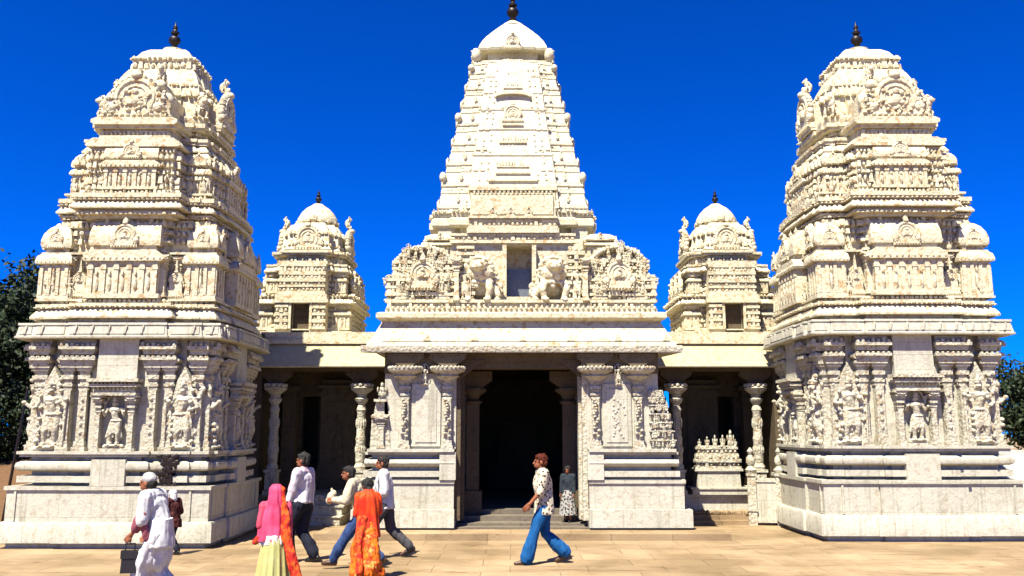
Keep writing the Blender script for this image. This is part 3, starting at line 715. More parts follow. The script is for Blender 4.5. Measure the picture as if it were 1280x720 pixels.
# ------------------------------------------------------------------ the gateway temple with the great spire
G = thing('gateway_temple', 'central marble gateway hall with a dark open doorway and the tallest tapering spire', 'temple', (.19, 17.5, 0))
m = MB(); m.box(-3.9, 3.9, -.85, .3, 0, .12); obj('doorstep', m, PAVE, G)
def BX(x0, x1, y0, y1, z0, z1, mat, name, par=G, **k):
    m = MB(); m.box(x0, x1, y0, y1, z0, z1, **k); return obj(name, m, mat, par)
for s in (-1, 1):
    m = MB()
    def bx(x0, x1, y0, y1, z0, z1, **k):
        a, b = sorted((s * x0, s * x1)); m.box(a, b, y0, y1, z0, z1, **k)
    P = np.array([(1.32, -.02), (3.05, -.02), (3.05, 2.2), (1.32, 2.2)]) * (s, 1)
    if s < 0: P = P[::-1]
    ploft(m, P, [(0, .12), (0, .16), (.0, .161)])
    bx(1.32, 3.34, -.17, 2.2, .16, .50, ty=.01); bx(1.335, 3.20, -.08, 2.2, .50, 1.0); bx(1.325, 3.23, -.11, 2.2, 1.0, 1.07)
    obj('platform', m, MARBLE, G)
    m = MB()
    for z0, z1, o in ((1.07, 1.13, .03), (1.13, 1.24, -.12), (1.24, 1.32, .03), (1.32, 1.48, -.15), (1.48, 1.56, .02), (1.56, 1.61, -.10)):
        if z1 - z0 > .13:
            P = [(-.0 - .15 * math.sin(R(t)), (z0 + z1) / 2 - (z1 - z0) / 2 * math.cos(R(t))) for t in range(0, 181, 20)]
            a, b = sorted((s * 1.33, s * 3.1)); m.loft([[(x, y - .0, z) for y, z in P] + [(x, .3, z1), (x, .3, z0)] for x in (a, b)])
            bx(2.95, 3.1, .0, 2.2, z0, z1)
        else: bx(1.33, 3.0 - o, o, 2.2, z0, z1)
    bx(1.33, 3.05, -.17, 2.2, 1.61, 1.67); bx(1.30, 1.62, -.14, .3, 1.07, 1.60)
    for q in range(16): m.stamp(BALL1, trans(s * (1.42 + q * .105), -.02, 1.585) @ scl(.045, .07, .03))
    obj('base_moulding', m, MARBLE, G)
    # wall of the hall, carried far back so the interior is closed
    m = MB(); bx(1.31, 2.75, .0, 9.5, 1.67, 3.60); bx(1.31, 2.75, .3, 9.5, .1, 1.67); obj('wall', m, MARBLE, G)
    m = MB(); bx(1.62, 2.20, -.035, .02, 1.72, 2.95); bx(1.70, 2.12, -.05, .02, 1.80, 2.85)
    if s > 0:                                                       # shallow incised relief on the right hand panel
        for q in range(26):
            rr = random.Random(q); m.stamp(BALL1, trans(1.9 + rr.uniform(-.09, .09) * (1 + (q % 5 == 0)), -.05, 1.9 + q * .03) @ scl(.03, .02, .03))
    obj('wall_panel', m, MARBLE, G)
    for x, sd_ in ((1.48, 1), (2.33, 2)):
        m = MB(); m.push(trans(s * x, .0, 1.67)); pilaster_mb(m, 1.50, .19, .13, sd_)
        for q in range(14): m.stamp(BALL1, trans(random.Random(q).uniform(-.06, .06), -.14, .25 + q * .055) @ scl(.04, .04, .028))
        m.pop(); obj('pilaster', m, CARVED, G)
        m = MB(); m.push(trans(s * x, 0, 3.10))                       # round flaring capital with petals
        m.lathe([(.10, -.08), (.20, -.03), (.24, 0), (.2, .03), (.22, .05), (.34, .10), (.36, .14), (.30, .16)], 20, 0, -.1, 1, .8)
        for q in range(13): m.stamp(BALL1, trans(.33 * math.cos(R(180 + q * 15)), -.1 + .27 * math.sin(R(180 + q * 15)), .17) @ scl(.04, .04, .035))
        m.box(-.28, .28, -.28, 0, .155, .19); m.pop(); cp = obj('capital', m, CARVED, G)
        m = MB(); m.push(trans(s * x, 0, 3.10)); m.prism([(-.1, .19), (.1, .19), (.37, .36), (.37, .46), (-.37, .46), (-.37, .36)], -.16, -.045, .02); m.pop(); obj('bracket', m, INNER, cp)  # bracket coloured dark so the eave's shade reads on it
    m = MB(); m.push(trans(s * 1.95, -.08, 2.93)); m.stamp(FIG[0], scl(.34, .4, .42)); m.pop(); obj('statue', m, CARVED, G, 50)
    m = MB(); bx(1.33, 2.76, -.04, .05, 3.16, 3.598); obj('shade_band', m, INNER, G)  # dark strip above the capitals, painting the shade under the eave
    # carved outer buttress, stepped like a little tower
    m = MB(); bx(2.62, 3.02, -.02, .9, 1.67, 2.35, tx=.03); bx(2.66, 2.96, .0, .9, 2.35, 2.62, tx=.04); bx(2.70, 2.88, .02, .9, 2.62, 2.82, tx=.03)
    if s > 0:
        for z0, xe in ((1.72, 3.06), (1.90, 3.03), (2.07, 2.99), (2.24, 2.95), (2.41, 2.9), (2.56, 2.85), (2.70, 2.80)):
            for q in range(7):
                rr = random.Random(q + int(z0 * 99)); M_ = trans(2.56 + (xe - 2.56) * (q + rr.uniform(.2, .8)) / 7, -.06 - rr.uniform(0, .04), z0 - .04 + rr.uniform(0, .05)) @ rotz(rr.uniform(-.5, .5)); hh = rr.uniform(.10, .20)
                m.stamp(rr.choice((SEAT_LOW, FIG_S, SEAT_LOW)), M_ @ scl(hh * .8, hh * .7, hh))
            m.box(2.55, xe + .02, -.09, .5, z0 + .105, z0 + .13)
    else:
        m.box(-3.0, -2.66, -.08, 0, 2.28, 2.33); m.box(-2.95, -2.7, -.10, 0, 2.6, 2.65); m.stamp(SEAT_LOW, trans(-2.8, -.02, 2.68) @ scl(.3, .3, .32)); m.push(trans(-2.8, -.02, 1.68)); pilaster_mb(m, .62, .14, .08, 4, False); m.pop()
    obj('buttress', m, CARVED, G)
    # door jamb and the inner engaged column behind it
    m = MB(); bx(1.22, 1.32, .03, .55, .28, 3.42); bx(1.16, 1.22, .25, .55, .28, 3.3); obj('door_jamb', m, CARVED if s > 0 else DIM, G)  # left jamb gets the dark stone as its painted shade, right stays lit
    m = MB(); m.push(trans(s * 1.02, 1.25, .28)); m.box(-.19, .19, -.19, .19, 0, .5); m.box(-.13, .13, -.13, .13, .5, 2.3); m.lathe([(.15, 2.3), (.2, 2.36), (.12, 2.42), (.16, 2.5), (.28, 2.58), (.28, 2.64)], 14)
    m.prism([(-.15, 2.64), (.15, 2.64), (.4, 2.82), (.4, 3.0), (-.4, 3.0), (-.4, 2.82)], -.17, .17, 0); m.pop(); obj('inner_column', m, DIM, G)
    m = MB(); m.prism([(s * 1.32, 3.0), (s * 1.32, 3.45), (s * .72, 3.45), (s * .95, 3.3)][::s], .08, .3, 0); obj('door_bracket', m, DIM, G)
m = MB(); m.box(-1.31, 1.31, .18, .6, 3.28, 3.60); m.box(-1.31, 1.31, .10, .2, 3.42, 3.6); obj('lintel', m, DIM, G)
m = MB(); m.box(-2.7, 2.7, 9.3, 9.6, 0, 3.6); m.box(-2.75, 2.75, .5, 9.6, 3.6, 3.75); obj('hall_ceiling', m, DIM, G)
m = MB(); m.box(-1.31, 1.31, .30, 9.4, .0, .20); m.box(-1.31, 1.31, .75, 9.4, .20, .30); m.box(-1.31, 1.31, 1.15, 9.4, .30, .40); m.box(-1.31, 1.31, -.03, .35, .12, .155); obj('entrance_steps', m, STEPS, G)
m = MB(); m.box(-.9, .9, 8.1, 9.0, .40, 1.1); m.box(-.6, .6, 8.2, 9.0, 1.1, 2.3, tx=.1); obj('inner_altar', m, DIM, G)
# eave, sloping roof and ledge
def shelf(name, mat, prof, x, par=G, seed=0, cyc=0, beads=None):
    """a straight moulding: prof is (y, z, extra half length)"""
    m = MB(); m.loft([[(-x - e, y, z) for y, z, e in prof], [(x + e, y, z) for y, z, e in prof]])
    if beads:
        st, y, z, r3 = beads; n = int(2 * x / st)
        for q in range(n): m.stamp(BALL1, trans(-x + (q + .5) * 2 * x / n, y, z) @ scl(*r3))
    return obj(name, m, mat, par)
shelf('eave', CARVED, [(1.6, 3.60, .0), (-.20, 3.60, .0), (-.27, 3.565, .22), (-.29, 3.60, .24), (-.285, 3.70, .24), (-.26, 3.71, .22), (1.6, 3.72, .22)][::-1], 2.98)
shelf('sloping_roof', CREAM, [(-.27, 3.70, .12), (-.25, 3.78, .12), (-.20, 3.80, .08), (-.06, 4.00, -.02), (.06, 4.23, -.14), (1.6, 4.23, -.14), (1.6, 3.70, .12)][::-1], 2.98)
m = MB()
for k in range(6):                                                  # long raised strips with curled ends on the roof slope
    x0 = -2.85 + k * .96
    m.loft([[(x0 + dx, y, z) for y, z in ((-.245, 3.80), (-.225, 3.84), (-.16, 3.90), (-.14, 3.86))] for dx in (.04, .92)])
    m.prism([(x0 + .88, 3.80), (x0 + 1.04, 3.80), (x0 + 1.0, 3.88), (x0 + .96, 3.95), (x0 + .92, 3.88)], -.26, -.1, .1)
obj('roof_strip', m, CREAM, G)
for k in range(1):
    pass
shelf('roof_ledge', CREAM, [(1.6, 4.23, 0), (.02, 4.23, 0), (-.08, 4.26, .06), (-.13, 4.29, .09), (-.13, 4.38, .09), (-.06, 4.41, .03), (1.6, 4.42, 0)][::-1], 2.86)
shelf('roof_ledge', CREAM, [(1.6, 4.40, 0), (.12, 4.40, 0), (.12, 4.50, 0), (1.6, 4.50, 0)][::-1], 2.80, beads=(.105, .12, 4.52, (.04, .05, .04)))
m = MB(); m.box(-2.9, 2.9, .3, 8.6, 3.75, 4.45); obj('terrace', m, CREAM, G)

U = thing('x', '', '')                                              # frame of the spire, dropped below
bpy.data.objects.remove(U)
SX = -.17
# upper front: carved parapet row with gabled pavilions, guardian beasts and the window
m = MB(); carved_block(m, -2.82, 2.82, 4.50, 4.74, .55, .12, 5, .11); obj('parapet_band', m, CREAM, G)
for s in (-1, 1):
    V = MB(); x = s * 2.08 + SX * 0
    carved_block(V, min(x - .78, x + .78), max(x - .78, x + .78), 4.70, 5.28, .70, .20, 31 + s, .10)
    carved_block(V, x - .66, x + .66, 5.28, 5.66, .80, .20, 41 + s, .10)
    carved_block(V, x - .44, x + .44, 5.64, 5.92, .90, .18, 51 + s, .09)
    V.box(x - .70, x + .70, .7, 2.0, 4.5, 5.3); V.box(x - .5, x + .5, .85, 2.0, 5.3, 5.9)
    V.push(trans(x, .58, 4.95)); kudu_mb(V, .66, .82, .20, 8 + s); V.pop()
    for q in range(16): rq = random.Random(q + 5 * s); V.stamp(FIG_S if q % 2 else SEAT_LOW, trans(x + rq.uniform(-.6, .6), .50, 4.74 + rq.uniform(0, .22)) @ scl(*((.2, .25, .3) if q % 2 else (.13, .1, .2))))
    rr = random.Random(60 + s)
    for k in range(34):
        t_ = rr.uniform(10, 170); q_ = rr.uniform(.42, .72); M_ = trans(x + q_ * math.cos(R(t_)), .62, 4.95 + (q_ + .12) * 1.1 * math.sin(R(t_)) * .95)
        V.stamp(FIG_S if k % 3 else SEAT_LOW, M_ @ rotz(rr.uniform(-.5, .5)) @ scl(*( (.22, .3, .26) if k % 3 else (.12, .12, .2))))
    for q in (-.42, .42): V.push(trans(x + q, .60, 4.74)); kudu_mb(V, .34, .5, .12, 3, True, False); V.pop()
    V.push(trans(x, .9, 0)); stupi(V, 5.9, .20, 10); V.pop()
    for k in range(20):
        rr = random.Random(k * 3 + s); t_ = R(20 + k * 7.3); V.stamp(BALL1, trans(x + .68 * math.cos(t_), .7, 5.3 + .62 * math.sin(t_)) @ scl(.06, .08, .07))
    for q in (-.72, .72): V.push(trans(x + q, .58, 4.74)); V.stamp(FIG[1], scl(.5, .6, .55)); V.pop()
    obj('corner_pavilion', V, CREAM, G, 50)
    V = MB(); xa, xb = sorted((s * 1.40, s * .98))
    carved_block(V, xa, xb, 4.72, 5.45, .72, .2, 61 + s, .09); carved_block(V, xa + .03, xb - .03, 5.45, 5.95, .86, .2, 65 + s, .09)
    V.push(trans((xa + xb) / 2 + s * .17, .5, 4.72)); pilaster_mb(V, .9, .12, .1, 3, False); V.pop()
    V.push(trans((xa + xb) / 2, .54, 4.74)); V.stamp(FIG[2], scl(.6, .6, .75)); V.pop()
    obj('carved_pier', V, CREAM, G, 50)
    V = MB(); V.stamp(LION, trans(s * .78 + SX * .6, .78, 4.72) @ rotz(s * .12) @ scl(1.28, 1.1, 1.02)); V.push(trans(s * .82 + SX * .6, 1.0, 4.7)); kudu_mb(V, 1.02, 1.12, .18, 4); V.pop()
    obj('guardian_beast', V, CREAM, G, 50)
    # mid terrace pavilions behind
    V = MB(); V.box(*sorted((s * 1.2, s * 2.45)), 1.5, 4.2, 4.5, 5.9); carved_block(V, *sorted((s * 1.35, s * 2.42)), 5.25, 5.9, 1.5, .14, 71 + s, .1)
    V.push(trans(s * 1.82, 2.0, 5.88)); kuta_mb(V, .72, .66, 3); V.pop()
    for yy in (2.6, 3.6, 4.6, 5.6): V.push(trans(s * 2.2, yy, 5.2)); kuta_mb(V, .6, .95, 3); V.pop()
    obj('side_pavilion', V, CREAM, G)
# projecting window bay
W = MB(); yb = 1.25
W.box(-1.35 + SX, -.36, yb, 4, 4.5, 6.35); W.box(.30, 1.35 + SX, yb, 4, 4.5, 6.35); W.box(-.36, .30, yb, 4, 6.08, 6.35); W.box(-.36, .30, yb, 4, 4.5, 4.93)
W.box(-.36, .30, yb + .55, 4, 4.93, 6.08)
carved_block(W, -1.38 + SX, 1.38 + SX, 6.12, 6.34, yb, .10, 81, .12)
W.box(-1.02 + SX, 1.02 + SX, yb - .12, 4, 6.34, 6.46); carved_block(W, -.98 + SX, .98 + SX, 6.46, 6.66, yb, .09, 82, .1)
for z0, z1, o in ((6.34, 6.48, .14), (6.68, 6.73, .12)): W.box(-.99 + SX, .99 + SX, yb - o, 4, z0, z1)
W.box(-.95 + SX, .95 + SX, yb - .02, 4, 6.48, 7.30)
W.box(-.90 + SX, .90 + SX, yb - .06, 4, 6.78, 7.22)
for q in range(19): W.stamp(SEAT_LOW, trans(-.86 + SX + q * .095, yb - .05, 7.22) @ scl(.09, .12, .15))
for q in (-.45, -.05, .35): W.push(trans(SX + q, yb - .06, 6.72)); kudu_mb(W, .2, .24, .07, 3, False, False); W.pop()
W.box(-.99 + SX, .99 + SX, yb - .05, 4, 7.34, 7.42)
wb = obj('window_bay', W, CREAM, G)
m = MB(); m.box(-.30, .24, yb + .42, yb + .46, 4.93, 5.62); obj('window_pane', m, PANE, wb)
m = MB(); m.box(-.40, -.31, yb - .16, yb + .3, 4.90, 6.06); m.box(.25, .34, yb - .16, yb + .3, 4.90, 6.06); m.box(-.46, .40, yb - .2, yb + .02, 4.80, 4.90); m.box(-.34, .28, yb - .26, yb + .02, 4.74, 4.80); obj('window_frame', m, CREAM, wb)

# main body of the spire
SC = (SX, 22.2 - 17.5)
def sp(mb): mb.push(trans(SC[0], SC[1], 0)); return mb
m = sp(MB()); P = outline(1.70, 1.70, [(.75, .10)], None)
ploft(m, P, [(0, 4.45), (0, 5.9), (.12, 5.9), (.14, 6.0), (.05, 6.05), (0, 6.06), (0, 6.30), (.08, 6.32), (.08, 6.38), (0, 6.40), (0, 6.86), (.22, 6.86), (.25, 6.9), (.25, 7.05), (.18, 7.1), (.2, 7.14), (.2, 7.2), (.05, 7.24), (.05, 7.32)])
for s in (-1, 1):
    m.box(s * 1.60 - .22, s * 1.60 + .22, -1.92, -1.6, 6.06, 6.30); m.box(s * 1.60 - .2, s * 1.60 + .2, -1.88, -1.6, 6.38, 6.86)
row(m, P, .20, 7.2, .08, .1, .06, 3, 'mix'); row(m, P, .0, 6.06, .1, .12, .08, 4, 'mix'); row(m, P, .03, 7.3, .09, .1, .05, 5, 'mix')
for k in range(9):
    for s in (-1, 1):
        m.stamp(SEAT_LOW, trans(s * (1.1 + .1 * k), -1.95, 7.18) @ scl(.1, .1, .13))
obj('spire_base', m, BLEACHED, G)
prof = [(7.30, 1.86), (8.10, 1.73), (9.10, 1.52), (10.0, 1.34), (10.96, 1.15), (11.50, 1.03)]
def az(z):
    for (z0, a0), (z1, a1) in zip(prof, prof[1:]):
        if z <= z1: return a0 + (a1 - a0) * (z - z0) / (z1 - z0)
    return prof[-1][1]
NS = 8; zs = [7.30 + (11.50 - 7.30) * (1 - (1 - k / NS) ** 1.12) for k in range(NS + 1)]
for k in range(NS):
    z0, z1 = zs[k], zs[k + 1]; h = z1 - z0; a = az(z0); a1 = az(z1); m = sp(MB())
    P = outline(a - .05, a - .05, [(.80, .035), (.62, .09), (.30, .16)]); sl = (a1 - a)
    ploft(m, P, [(-.01, z0), (-.01 , z0 + h * .08), (.01, z0 + h * .10), (.012, z0 + h * .16), (-.0, z0 + h * .19), (sl * .3, z0 + h * .3), (sl * .75 , z0 + h * .76), (sl * .75 + .015, z0 + h * .78), (sl * .8 + .015, z0 + h * .88), (sl * .9 , z0 + h * .92), (sl, z1)])
    row(m, P, sl * .85, z0 + h * .88, h * .13, .085, .02, k * 7, 'mix')
    row(m, P, -.01, z0 + h * .20, h * .08, .06, .012, k * 7 + 3, 'ball')
    for sx in (-1, 1):                                              # rounded corner lobes every second storey
        if k % 3 == 1: m.stamp(BALL, trans(sx * (a - .05), -(a - .05), z0 + h * .5) @ scl(.09, .09, h * .24)); m.stamp(BALL, trans(sx * (a - .05), (a - .05), z0 + h * .5) @ scl(.09, .09, h * .24))
        m.stamp(SEAT_LOW, trans(sx * (a * .72), -(a - .02), z0 + h * .3) @ scl(.13, .12, h * .5))
        for yy in (-.6, -.2, .2, .6): m.stamp(BALL1, trans(sx * (a - .0), a * yy, z0 + h * .5) @ scl(.06, .14, h * .32))
        for q in (-.52, -.42): m.push(trans(sx * a * q, -(a + .035) - .0, z0 + h * .26)); pilaster_mb(m, h * .5, .06, .03, k, False); m.pop()
    obj('spire_storey', m, BLEACHED, G)
# arched hoods over the central band
m = sp(MB()); P0 = []
for z in np.linspace(7.32, 11.42, 22):
    a_ = az(z); w_ = a_ * .60; P0.append([(-w_, -(a_ + .135), z), (w_, -(a_ + .135), z), (w_, -(a_ - .3), z), (-w_, -(a_ - .3), z)])
m.loft(P0)
def on(z, w_, hh, st, d, kind=0, sd=0):
    rr = random.Random(sd); n_ = int(2 * w_ / st)
    for q in range(n_):
        x = -w_ + (q + .5) * st; M = trans(x, -(az(z) + .13), z); h_ = hh * rr.uniform(.6, 1.1)
        if rr.random() < .2: continue
        if kind == 0 or rr.random() < .4: m.stamp(SEAT_LOW, M @ scl(st * .9, d * 3, h_))
        else: m.box(x - st * .3, x + st * .3, -(az(z) + .135 + d), -(az(z)), z, z + h_)
for z, w_, hh, st, d in ((7.62, 1.02, .16, .10, .035), (8.45, .42, .12, .07, .03), (9.12, .40, .12, .06, .03), (10.72, .16, .08, .05, .02), (11.05, .14, .06, .05, .02), (10.05, .30, .06, .08, .02)): on(z, w_, hh, st, d, 1, int(z * 10))
for z, w_, t_ in ((7.58, 1.04, .03), (8.02, .60, .035), (8.22, .42, .03), (8.40, .40, .02), (8.72, .98, .014), (9.06, .34, .03), (9.44, .84, .014), (9.55, .26, .03), (10.0, .80, .012), (10.62, .24, .02), (7.86, 1.06, .014)):
    a_ = az(z) + .135; m.box(-w_ if w_ < a_ * .6 else -a_ * .6, min(w_, a_ * .6), -a_ - t_ * 1.6, -a_ + .1, z, z + t_ * 1.5)
for z in np.arange(7.9, 11.2, .155):
    for x in (-.36, .36, -.47, .47): rr = random.Random(int(z * 77 + x * 10)); a_ = az(z) + .135; (rr.random() < .6) and m.stamp(BALL1, trans(x * az(z), -a_, z) @ scl(.035, .03, rr.uniform(.02, .06)))
for sx in (-1, 1):
    for za in np.arange(7.5, 11.3, .42): a_ = az(za) + .13; m.stamp(BALL1, trans(sx * a_ * .57, -a_, za) @ scl(.04, .035, .05))
m.push(trans(0, -(az(9.6) + .12), 9.66)); kudu_mb(m, .56, .50, .05, 3, False, False); m.pop()
obj('spire_front_panel', m, BLEACHED, G)
for z0, w_, yy in ((10.40, .46, -(az(10.4) + .12)),):
    pts = [(w_ * math.cos(R(t)), .10 * math.sin(R(t))) for t in range(0, 181, 15)]; pts += [(x * .96, z - .07) for x, z in pts[::-1]]
    m = sp(MB()); m.push(trans(0, 0, z0)); m.prism(pts, yy - .12, yy + .3, .01); m.pop(); m.box(-.40, .40, yy - .02, yy + .2, z0 - .28, z0 - .03)
    for q in range(8): m.stamp(SEAT_LOW, trans((q - 3.5) * w_ * .2, yy - .03, z0 - .30) @ scl(.08, .07, .15))
    obj('spire_hood', m, BLEACHED, G)
m = sp(MB())
ploft(m, outline(.66, .66), [(0, 11.4), (0, 11.90)])
ploft(m, outline(.90, .90, [(.6, .03)]), [(0, 11.48), (.03, 11.50), (.03, 11.56), (-.05, 11.6)])
pr_ = [(.88, 11.88), (.90, 11.94), (.87, 12.03), (.80, 12.18), (.68, 12.37), (.53, 12.57), (.38, 12.76), (.28, 12.88), (.2, 12.98)]
P = outline(1, 1, [(.66, .06), (.3, .10)])
m.loft([np.concatenate([P * a_, np.full((len(P), 1), z)], 1) for a_, z in pr_])
m.lathe([(.26, 12.85), (.32, 12.92), (.26, 13.0), (.16, 13.04), (.16, 13.08)], 20)
for ang in (0, PI / 2, -PI / 2): m.push(rotz(ang) @ trans(0, -1.0, 11.82)); kudu_mb(m, .46, .5, .14, 6, False, False); m.pop()
for sx in (-1, 1):
    for sy in (-1, 1): m.push(trans(sx * .95, sy * .95, 11.55)); m.stamp(BALL, trans(0, 0, .15) @ scl(.13, .13, .2)); m.pop()
obj('spire_cap', m, BLEACHED, G)
fo = obj('finial', finial_mb(.85, .17), BRONZE, G); fo.location = (SC[0], SC[1], 13.06)

# ------------------------------------------------------------------ the two colonnaded bays
def bay(label, s, x0, x1, cols, ystart, win):
    """pillared bay between gateway and corner tower; local origin on the ground at its front edge"""
    cx = (x0 + x1) / 2; B = thing('pillared_gallery', label, 'gallery', (cx, ystart, 0)); hw = (x1 - x0) / 2
    m = MB(); m.box(-hw, hw, .42, 5, 0, .60); m.box(-hw, hw, .38, .5, .52, .60); obj('floor_platform', m, MARBLE if s > 0 else CARVED, B)
    m = MB(); m.loft([[(x, y, z) for y, z in ((-.15, 3.47), (-.13, 3.44), (.5, 3.70), (.5, 4.02), (.30, 4.02))][::-1] for x in (-hw - .12, hw + .0)]); obj('eave', m, EAVE, B)
    m = MB(); m.box(-hw - .1, hw + .02, .22, 4, 4.021, 4.12); m.box(-hw - .1, hw, .30, 4, 4.12, 4.30); obj('roof_edge', m, CREAM, B)
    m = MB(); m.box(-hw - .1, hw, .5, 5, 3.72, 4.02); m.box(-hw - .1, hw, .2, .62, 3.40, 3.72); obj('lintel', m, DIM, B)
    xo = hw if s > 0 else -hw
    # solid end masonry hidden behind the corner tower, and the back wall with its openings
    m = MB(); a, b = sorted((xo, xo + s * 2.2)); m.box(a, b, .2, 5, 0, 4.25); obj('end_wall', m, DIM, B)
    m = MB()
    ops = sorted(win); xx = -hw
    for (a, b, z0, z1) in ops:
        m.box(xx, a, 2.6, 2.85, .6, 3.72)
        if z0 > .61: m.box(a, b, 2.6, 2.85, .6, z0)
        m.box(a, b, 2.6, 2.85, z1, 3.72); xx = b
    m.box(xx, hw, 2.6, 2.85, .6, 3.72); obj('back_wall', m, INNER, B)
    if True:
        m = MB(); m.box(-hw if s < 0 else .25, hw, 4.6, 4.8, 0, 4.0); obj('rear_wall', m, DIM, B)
    def col(x, y, mat, h0=.6):
        m = MB(); m.push(trans(x, y, h0) @ scl(.82, .82, 1.0)); 
        m.box(-.20, .20, -.20, .20, 0, .10); m.box(-.16, .16, -.16, .16, .10, .50, tx=.01); m.box(-.19, .19, -.19, .19, .50, .56)
        for q in (-1, 1): m.stamp(SEAT_LOW, trans(q * .07, -.16, .16) @ scl(.14, .1, .28))
        m.lathe([(.15, .56), (.165, .62), (.12, .70), (.135, .76), (.13, 1.2), (.145, 1.25), (.12, 1.32), (.115, 1.85), (.14, 1.9), (.11, 1.98), (.10, 2.02), (.17, 2.10), (.19, 2.15), (.13, 2.20), (.15, 2.24)], 16)
        for q in range(12):
            t = q * 30; m.stamp(BALL1, trans(.13 * math.cos(R(t)), .13 * math.sin(R(t)), 1.0) @ scl(.03, .03, .10)); m.stamp(BALL1, trans(.125 * math.cos(R(t + 15)), .125 * math.sin(R(t + 15)), 1.6) @ scl(.028, .028, .12))
        m.lathe([(.12, 2.24), (.30, 2.36), (.32, 2.40), (.28, 2.43)], 16)
        for q in range(12): t = q * 30; m.stamp(BALL1, trans(.28 * math.cos(R(t)), .28 * math.sin(R(t)), 2.46) @ scl(.06, .06, .05))
        m.box(-.24, .24, -.24, .24, 2.43, 2.50)
        m.pop(); cl = obj('column', m, mat, B)
        m = MB(); m.push(trans(x, y, h0)); m.prism([(-.12, 2.50), (.12, 2.50), (.36, 2.70), (.36, 2.82), (-.36, 2.82), (-.36, 2.70)], -.08, .14, 0); m.pop(); obj('bracket', m, DIM, cl); return cl  # bracket in the darkened stone, shade below the eave put into its colour
    for x in cols: col(x - cx, .30, CARVED)
    for x in (-hw * .80, hw * .78) if s < 0 else (-hw * .62, hw * .86):
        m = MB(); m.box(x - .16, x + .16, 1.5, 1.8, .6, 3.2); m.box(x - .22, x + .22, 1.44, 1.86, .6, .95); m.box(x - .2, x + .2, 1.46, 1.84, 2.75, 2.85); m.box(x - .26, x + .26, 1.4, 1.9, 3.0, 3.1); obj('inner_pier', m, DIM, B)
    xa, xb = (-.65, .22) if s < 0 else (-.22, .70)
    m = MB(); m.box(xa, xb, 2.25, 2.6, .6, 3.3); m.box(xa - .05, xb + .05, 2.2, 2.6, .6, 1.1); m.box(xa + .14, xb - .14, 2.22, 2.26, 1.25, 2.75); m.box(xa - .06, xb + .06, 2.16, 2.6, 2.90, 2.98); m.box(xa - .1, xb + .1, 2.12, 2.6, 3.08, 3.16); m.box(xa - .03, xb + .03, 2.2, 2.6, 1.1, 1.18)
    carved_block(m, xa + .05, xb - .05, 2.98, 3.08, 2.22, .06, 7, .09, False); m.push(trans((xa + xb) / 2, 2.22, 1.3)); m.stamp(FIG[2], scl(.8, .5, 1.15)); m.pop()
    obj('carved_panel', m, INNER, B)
    return B
b1 = bay('shaded pillared gallery between the left corner tower and the gateway, steps at its front', -1, -5.75, -2.58, (-5.45, -3.46), 19.75, [(-1.2, -.78, .6, 2.9)])
b2 = bay('shaded pillared gallery right of the gateway with a pale carved altar inside', 1, 2.98, 6.0, (3.78, 5.62), 19.75, [(-.62, -.42, 2.62, 3.12), (.76, 1.22, .6, 2.9)])
m = MB()
for k, (z0, z1) in enumerate(((0, .2), (.2, .4), (.4, .55))):
    m.box(-.62, .62, -.45 + k * .22, .6, z0, z1 - .03); m.box(-.66, .66, -.48 + k * .22, .6, z1 - .03, z1)
for q in range(11): m.stamp(BALL1, trans(-.55 + q * .11, .02, .57) @ scl(.06, .06, .045))
st = obj('stone_steps', m, CARVED); st.location = (-4.35, 19.7, 0); tag(st, 'worn pale stone steps leading up into the left gallery', 'steps')
# altar in the right gallery
A = thing('carved_altar', 'pale stone altar topped with a row of carved figures in the right gallery', 'altar', (4.72, 20.32, .6))
m = MB(); m.box(-.62, .80, -.26, .5, 0, .12); m.box(-.66, .84, -.29, .5, .12, .16); obj('ledge', m, MARBLE, A)
m = MB(); m.box(-.50, .50, -.18, .4, .16, .52, tx=.02); m.box(-.55, .55, -.22, .4, .52, .57); obj('block', m, MARBLE, A)
m = MB(); carved_block(m, -.52, .52, .57, .86, -.02, .16, 3, .1); carved_block(m, -.46, .48, .86, 1.08, .05, .14, 4, .1)
for q, (x, hh) in enumerate(((-.38, .2), (-.2, .26), (-.02, .3), (.16, .3), (.34, .42), (.45, .2))): m.stamp(SEAT_LOW, trans(x, .02, 1.05) @ scl(hh * .6, hh * .6, hh))
obj('figure_row', m, CARVED, A)
m = MB()
r_ = random.Random(4)
m.box(-1.25, 1.1, -.12, .6, 0, .20); m.box(-1.3, 1.15, -.35, .6, 0, .09)
for q in range(26):
    x = -1.15 + q * .088; m.stamp(BALL1, trans(x, -.05 + r_.uniform(-.03, .03), .24) @ rotz(r_.uniform(0, 3)) @ scl(r_.uniform(.05, .09), .07, r_.uniform(.04, .09)))
st = obj('stone_kerb', m, PAVE); st.location = (4.6, 19.75, 0); tag(st, 'low rubble topped stone kerb in front of the right gallery', 'kerb')
# balustrade beside the right tower
m0 = thing('stone_balustrade', 'short carved stone balustrade panel beside the right corner tower', 'balustrade', (5.55, 19.35, 0), R(-12))
for x in (-.30, .30):
    m = MB(); m.push(trans(x, 0, 0)); m.box(-.09, .09, -.09, .09, 0, 1.05); m.box(-.11, .11, -.11, .11, .3, .36); m.box(-.11, .11, -.11, .11, 1.05, 1.1); m.lathe([(.1, 1.1), (.13, 1.18), (.06, 1.26), (.1, 1.34), (.09, 1.44), (.04, 1.5), (.07, 1.58), (.02, 1.66)], 10); m.pop(); obj('post', m, CARVED, m0)
m = MB(); m.box(-.21, .21, -.04, .04, .12, .92); m.box(-.21, .21, -.06, .06, .92, 1.0); m.box(-.21, .21, -.06, .06, .06, .14); obj('panel', m, MARBLE, m0)

